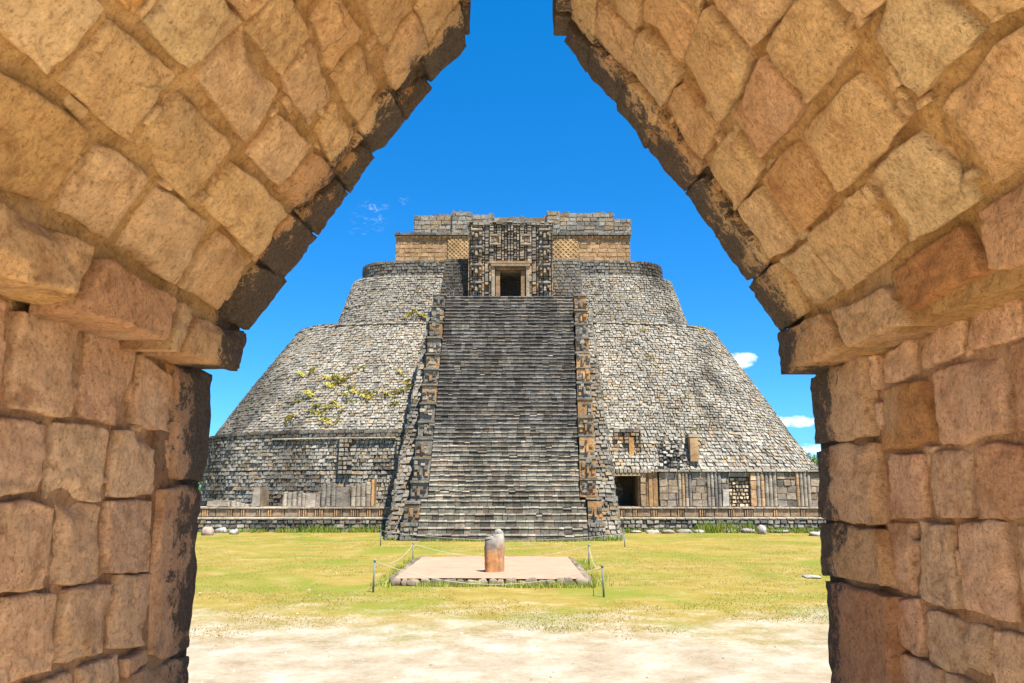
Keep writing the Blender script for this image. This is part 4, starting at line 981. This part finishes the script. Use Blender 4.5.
# ---------------------------------------------------------------- loose stones
for px, py, w_, h_, col, lab in ((762, 534, .55, .62, (.62, .57, .5), 'upright white block on the grass before the right terrace'), (748, 533, .8, .35, (.5, .45, .38), 'low grey stone beside the upright white block on the right'),
     (816, 536, .8, .3, (.60, .55, .48), 'flat pale stone on the far right of the lawn edge'), (208, 535, .7, .55, (.62, .46, .38), 'pinkish white boulder beside the left arch jamb'), (222, 533, .7, .4, (.56, .53, .48), 'pale grey boulder just right of the pinkish white one'),
     (811, 577, .5, .07, (.52, .47, .40), 'flat grey stone half sunk in the grass near the right arch jamb'), (234, 534, .5, .32, (.52, .5, .46), 'small grey stone ending the boulder row on the left'), (403, 531, 1.6, .3, (.44, .4, .34), 'broad grey slab at the left foot of the stair'), (411, 536, .9, .22, (.5, .46, .4), 'thin pale slab lying below the broad slab left of the stair'), (605, 538, 1.0, .28, (.46, .42, .36), 'grey slab at the right foot of the stair')):
    g = ground_at(px, py); mb = MB(); sd_ += 1; rock(mb, (g.x, g.y, h_ * .35), w_ * .6, .4, h_ * .65, sc(col, .56), sd_, amp=.35)
    tag(mb.build('loose_stone', M_ROCK, None, True, origin=(g.x, g.y, 0)), lab, 'stone')
for grp, specs, lab in (('fallen slabs before the left terrace', [(252, 530), (270, 530.5), (288, 531), (304, 530), (318, 529.5), (333, 529.5), (345, 530)], 'long pale fallen slab lying in the grass before the left terrace'), ('fallen slabs before the right terrace', [(636, 533), (652, 533.5), (668, 533.5), (684, 533), (700, 533), (730, 532.5), (780, 533)], 'low pale fallen slab lying in the grass before the right terrace')):
    for px, py in specs:
        g = ground_at(px, py); mb = MB(); sd_ += 1; rock(mb, (g.x, g.y, .08), R.uniform(.4, .95), .3, R.uniform(.10, .22), sc((.33, .30, .26), R.uniform(.7, 1.15)), sd_, amp=.4)
        tag(mb.build('fallen_slab', M_ROCK, None, True, origin=(g.x, g.y, 0)), lab, 'slab', grp)

mb = MB()
for _ in range(420):
    y = 13.5 + 22 * R.random() ** 1.6; x = R.uniform(-.42, .42) * y
    if dx0 - .3 < x < dx1 + .3 and dy0 - .3 < y < dy1: continue
    r_ = R.uniform(.012, .05) * (1.6 if R.random() < .06 else 1); sd_ += 1; c = sc(R.choice(((.34, .28, .21), (.24, .2, .16), (.40, .34, .27))), R.uniform(.8, 1.1))
    vs = [(x + r_ * math.cos(a) * R.uniform(.7, 1.3), y + r_ * math.sin(a) * R.uniform(.7, 1.3), gz(x, y) - .01) for a in (0, 1.05, 2.1, 3.14, 4.2, 5.2)] + [(x + R.uniform(-.3, .3) * r_, y + R.uniform(-.3, .3) * r_, gz(x, y) + r_ * R.uniform(.4, .8))]
    mb.add(vs, [(i, (i + 1) % 6, 6) for i in range(6)], c)
tag(mb.build('pebbles', M_ROCK), None, 'pebbles', kind='stuff')
# ---------------------------------------------------------------- grass, weeds, trees
def blades(mb, x, y, z, h, wdt, col, k=1):
    for _ in range(k):
        a = R.uniform(0, math.pi); dx, dy = math.cos(a) * wdt, math.sin(a) * wdt; lx, ly = R.uniform(-.5, .5) * h, R.uniform(-.5, .5) * h; c = sc(col, R.uniform(.75, 1.2))
        mb.add([(x - dx, y - dy, z - .01), (x + dx, y + dy, z - .01), (x + lx, y + ly, z + h)], [(0, 1, 2)], c)
mb = MB(); cnt = 0
while cnt < 52000:
    y = 15 + 46 * R.random() ** 1.25; x = R.uniform(-.42, .42) * y - .3
    if dx0 - .1 < x < dx1 + .1 and dy0 - .1 < y < dy1 + .1: continue
    if abs(x - OX) < 5.6 and y > 51: continue
    f = n3(x, y, 0, .25) + .5 * n3(x, y, 5, .9) + sm(15, 27, y) * .7 - .35
    if f < R.uniform(.05, .42): continue
    gcol = sm(.05, .45, n3(x, y, 9, .2)); col = tuple(lerp(p, q, gcol) for p, q in zip((.24, .185, .055), (.14, .165, .02)))
    blades(mb, x, y, gz(x, y), R.uniform(.015, .045), R.uniform(.008, .02), col); cnt += 1
tag(mb.build('grass', M_LEAF), None, 'grass', kind='stuff')
mb = MB()
def strip(px0, px1, Y, dep, h0, h1, dens):
    x0, x1 = X(px0, Y, 0), X(px1, Y, 0)
    for _ in range(int((x1 - x0) * dens)):
        x = R.uniform(x0, x1); y = Y + R.uniform(-dep, dep) 
        if n3(x, 1, y, .9) < -.25: continue
        blades(mb, x, y, 0, R.uniform(h0, h1), R.uniform(.015, .03), R.choice(((.12, .19, .015), (.16, .22, .022), (.09, .15, .015), (.25, .25, .045))), 2)
strip(238, 300, 61.0, .7, .15, .5, 60); strip(300, 395, 61.2, .6, .2, .75, 80); strip(208, 240, 60.6, .9, .1, .4, 50); strip(618, 700, 60.9, .8, .15, .5, 60); strip(700, 752, 60.8, .9, .3, 1.1, 130); strip(752, 822, 60.6, .9, .2, .6, 80)
strip(388, 418, 52.8, 1.2, .1, .3, 110); strip(592, 622, 53.2, 2.2, .15, .5, 190); strip(420, 588, 50.8, .5, .06, .2, 70)
for _ in range(5200):
    t = R.random(); e = R.random()
    if e < .55: x, y = R.uniform(dx0 - .2, dx1 + .2), dy0 - R.uniform(.12, .5)
    elif e < .75: x, y = dx0 - R.uniform(.15, .7), R.uniform(dy0 - .3, dy1)
    else: x, y = dx1 + R.uniform(.15, .8), R.uniform(dy0 - .3, dy1)
    if n3(x, y, 2, .8) < -.15: continue
    blades(mb, x, y, 0, R.uniform(.08, .28), R.uniform(.006, .014), R.choice(((.2, .26, .03), (.34, .36, .06), (.44, .38, .12), (.15, .22, .02))))
tag(mb.build('tall_grass', M_LEAF), None, 'grass', kind='stuff')
def leafball(rng, rad, n_, flat, cols, sz):
    m_ = MB()
    for _ in range(n_):
        d = Vector((rng.gauss(0, 1), rng.gauss(0, 1), rng.gauss(0, 1))).normalized() * rad * rng.random() ** .5; d.z = abs(d.z) * flat
        a = Vector((rng.uniform(-1, 1), rng.uniform(-1, 1), rng.uniform(-.6, 1))).normalized(); b = a.orthogonal().normalized(); s = sz * rng.uniform(.6, 1.3); c = rng.choice(cols); k = rng.uniform(.7, 1.25)
        m_.add([d - a * s * .2 - b * s * .45, d - a * s * .2 + b * s * .45, d + a * s], [(0, 1, 2)], tuple(q * k for q in c))
    return m_
YG = [(.42, .34, .04), (.36, .33, .04), (.30, .30, .05), (.45, .35, .07), (.24, .26, .035), (.34, .25, .09)]
protos = []
for i in range(4):
    rg = random.Random(i); me = leafball(rg, .6, 110, .5, YG, .16).build('weed_tuft', M_LEAF); protos.append(me)
used = set()
wl_ = [(298, 401), (295, 419), (320, 398), (333, 385), (335, 378), (346, 395), (337, 402), (352, 401), (345, 409), (364, 392), (371, 393), (392, 392), (395, 397), (403, 372), (406, 381), (411, 388), (327, 420), (338, 419), (308, 412), (316, 368), (303, 374), (352, 376), (428, 330), (437, 335), (441, 352), (412, 314), (421, 316), (424, 318), (318, 410), (328, 408), (312, 394), (343, 381)]
wr_ = [(618, 296), (617, 309), (593, 319), (667, 379), (687, 398), (696, 428), (594, 283), (690, 325), (698, 329), (650, 360), (640, 330), (610, 345)]
wl_ += [(x + R.uniform(-9, 9), y + R.uniform(-9, 9)) for x, y in wl_[:24]]
for side, lst, lab in (('l', wl_, 'yellow-green weed tuft growing out of the left slope of the grey pyramid'), ('r', wr_, 'yellow-green weed tuft growing out of the right slope of the grey pyramid')):
    for (px, py) in lst:
        p = hit_body(px + R.uniform(-2, 2), py + R.uniform(-1.5, 1.5))
        if p is None: continue
        i = R.randrange(4)
        if i not in used: o = protos[i]; used.add(i)
        else: o = protos[i].copy(); COL.objects.link(o)
        o.location = p - Vector((0, .05, .1)); o.rotation_euler = (math.radians(30), 0, R.uniform(0, 6)); s = R.uniform(.4, 1.1) * (1.2 if side == 'l' else .8); o.scale = (s * 1.2, s, s * .8)
        tag(o, lab, 'weed', 'weed tufts on the pyramid, ' + ('left slope' if side == 'l' else 'right slope'))
for i, p in enumerate(protos):
    if i not in used: bpy.data.objects.remove(p)
def tree(x, y, h, seed, lab):
    rg = random.Random(seed); t = thing('tree', lab, 'tree', (x, y, 0), 'trees beyond the pyramid'); mb = MB(); tips = []
    top = Vector((x + rg.uniform(-.4, .4), y, h * .55)); mb.tube([Vector((x, y, -.2)), Vector((x + .1, y, h * .3)), top], [.28, .2, .12], (.2, .16, .12), 8)
    for k in range(9):
        a = rg.uniform(0, 6.28); q = Vector((x + math.cos(a) * h * .36 * rg.uniform(.5, 1), y + math.sin(a) * h * .36 * rg.uniform(.5, 1), h * rg.uniform(.6, .98))); mb.tube([Vector((x, y, h * rg.uniform(.25, .5))), q], [.1, .03], (.2, .16, .12), 5); tips.append(q)
    mb.build('trunk', M_BARK, t)
    mb = MB()
    for q in tips + [top + Vector((0, 0, h * .3))]:
        for _ in range(420):
            d = Vector((rg.gauss(0, .5), rg.gauss(0, .5), rg.gauss(0, .4))) * h * .17; a = Vector((rg.uniform(-1, 1), rg.uniform(-1, 1), rg.uniform(-.5, 1))).normalized(); b = a.orthogonal().normalized(); s = .3 * rg.uniform(.6, 1.3); c = rg.choice(((.05, .10, .015), (.07, .13, .02), (.10, .17, .03), (.04, .08, .015)))
            p = q + d; mb.add([p - b * s * .5, p + b * s * .5, p + a * s], [(0, 1, 2)], c)
    mb.build('crown', M_LEAF, t)
for i, (px, Y, h, lab) in enumerate(((806, 118, 6.6, 'green tree peeping over the right shoulder of the pyramid'), (818, 112, 7.2, 'taller green tree at the right edge of the opening, half behind the arch jamb'), (832, 116, 7.0, 'green tree behind the right arch jamb'), (846, 121, 7.4, 'green tree farthest right, behind the right arch jamb'), (185, 118, 8.5, 'green tree far left, behind the left arch jamb'))):
    tree(X(px, Y, 4), Y, h, 40 + i, lab)

# far woods beyond the ruins: one mass of leaf clumps, nobody could count the trees
mb = MB(); rg = random.Random(77)
for k in range(520):
    x = rg.uniform(-260, 260); y = rg.uniform(165, 250); h = rg.uniform(4.0, 7.0); r_ = rg.uniform(2.0, 4.0); g0 = rg.uniform(.7, 1.25)
    for _ in range(46):
        d = Vector((rg.gauss(0, .5), rg.gauss(0, .5), rg.gauss(0, .45))) * r_; p = Vector((x, y, h - r_ * .75)) + d
        if p.z < .1: p.z = rg.uniform(.1, 2)
        a = Vector((rg.uniform(-1, 1), rg.uniform(-1, 1), rg.uniform(-.3, 1))).normalized(); b = a.orthogonal().normalized(); q = rg.uniform(.5, 1.0); c = sc(rg.choice(((.05, .095, .015), (.07, .125, .02), (.095, .15, .03), (.04, .075, .014))), g0)
        mb.add([p - b * q * .6, p + b * q * .6, p + a * q], [(0, 1, 2)], c)
tag(mb.build('forest', M_LEAF), None, 'forest', kind='stuff')
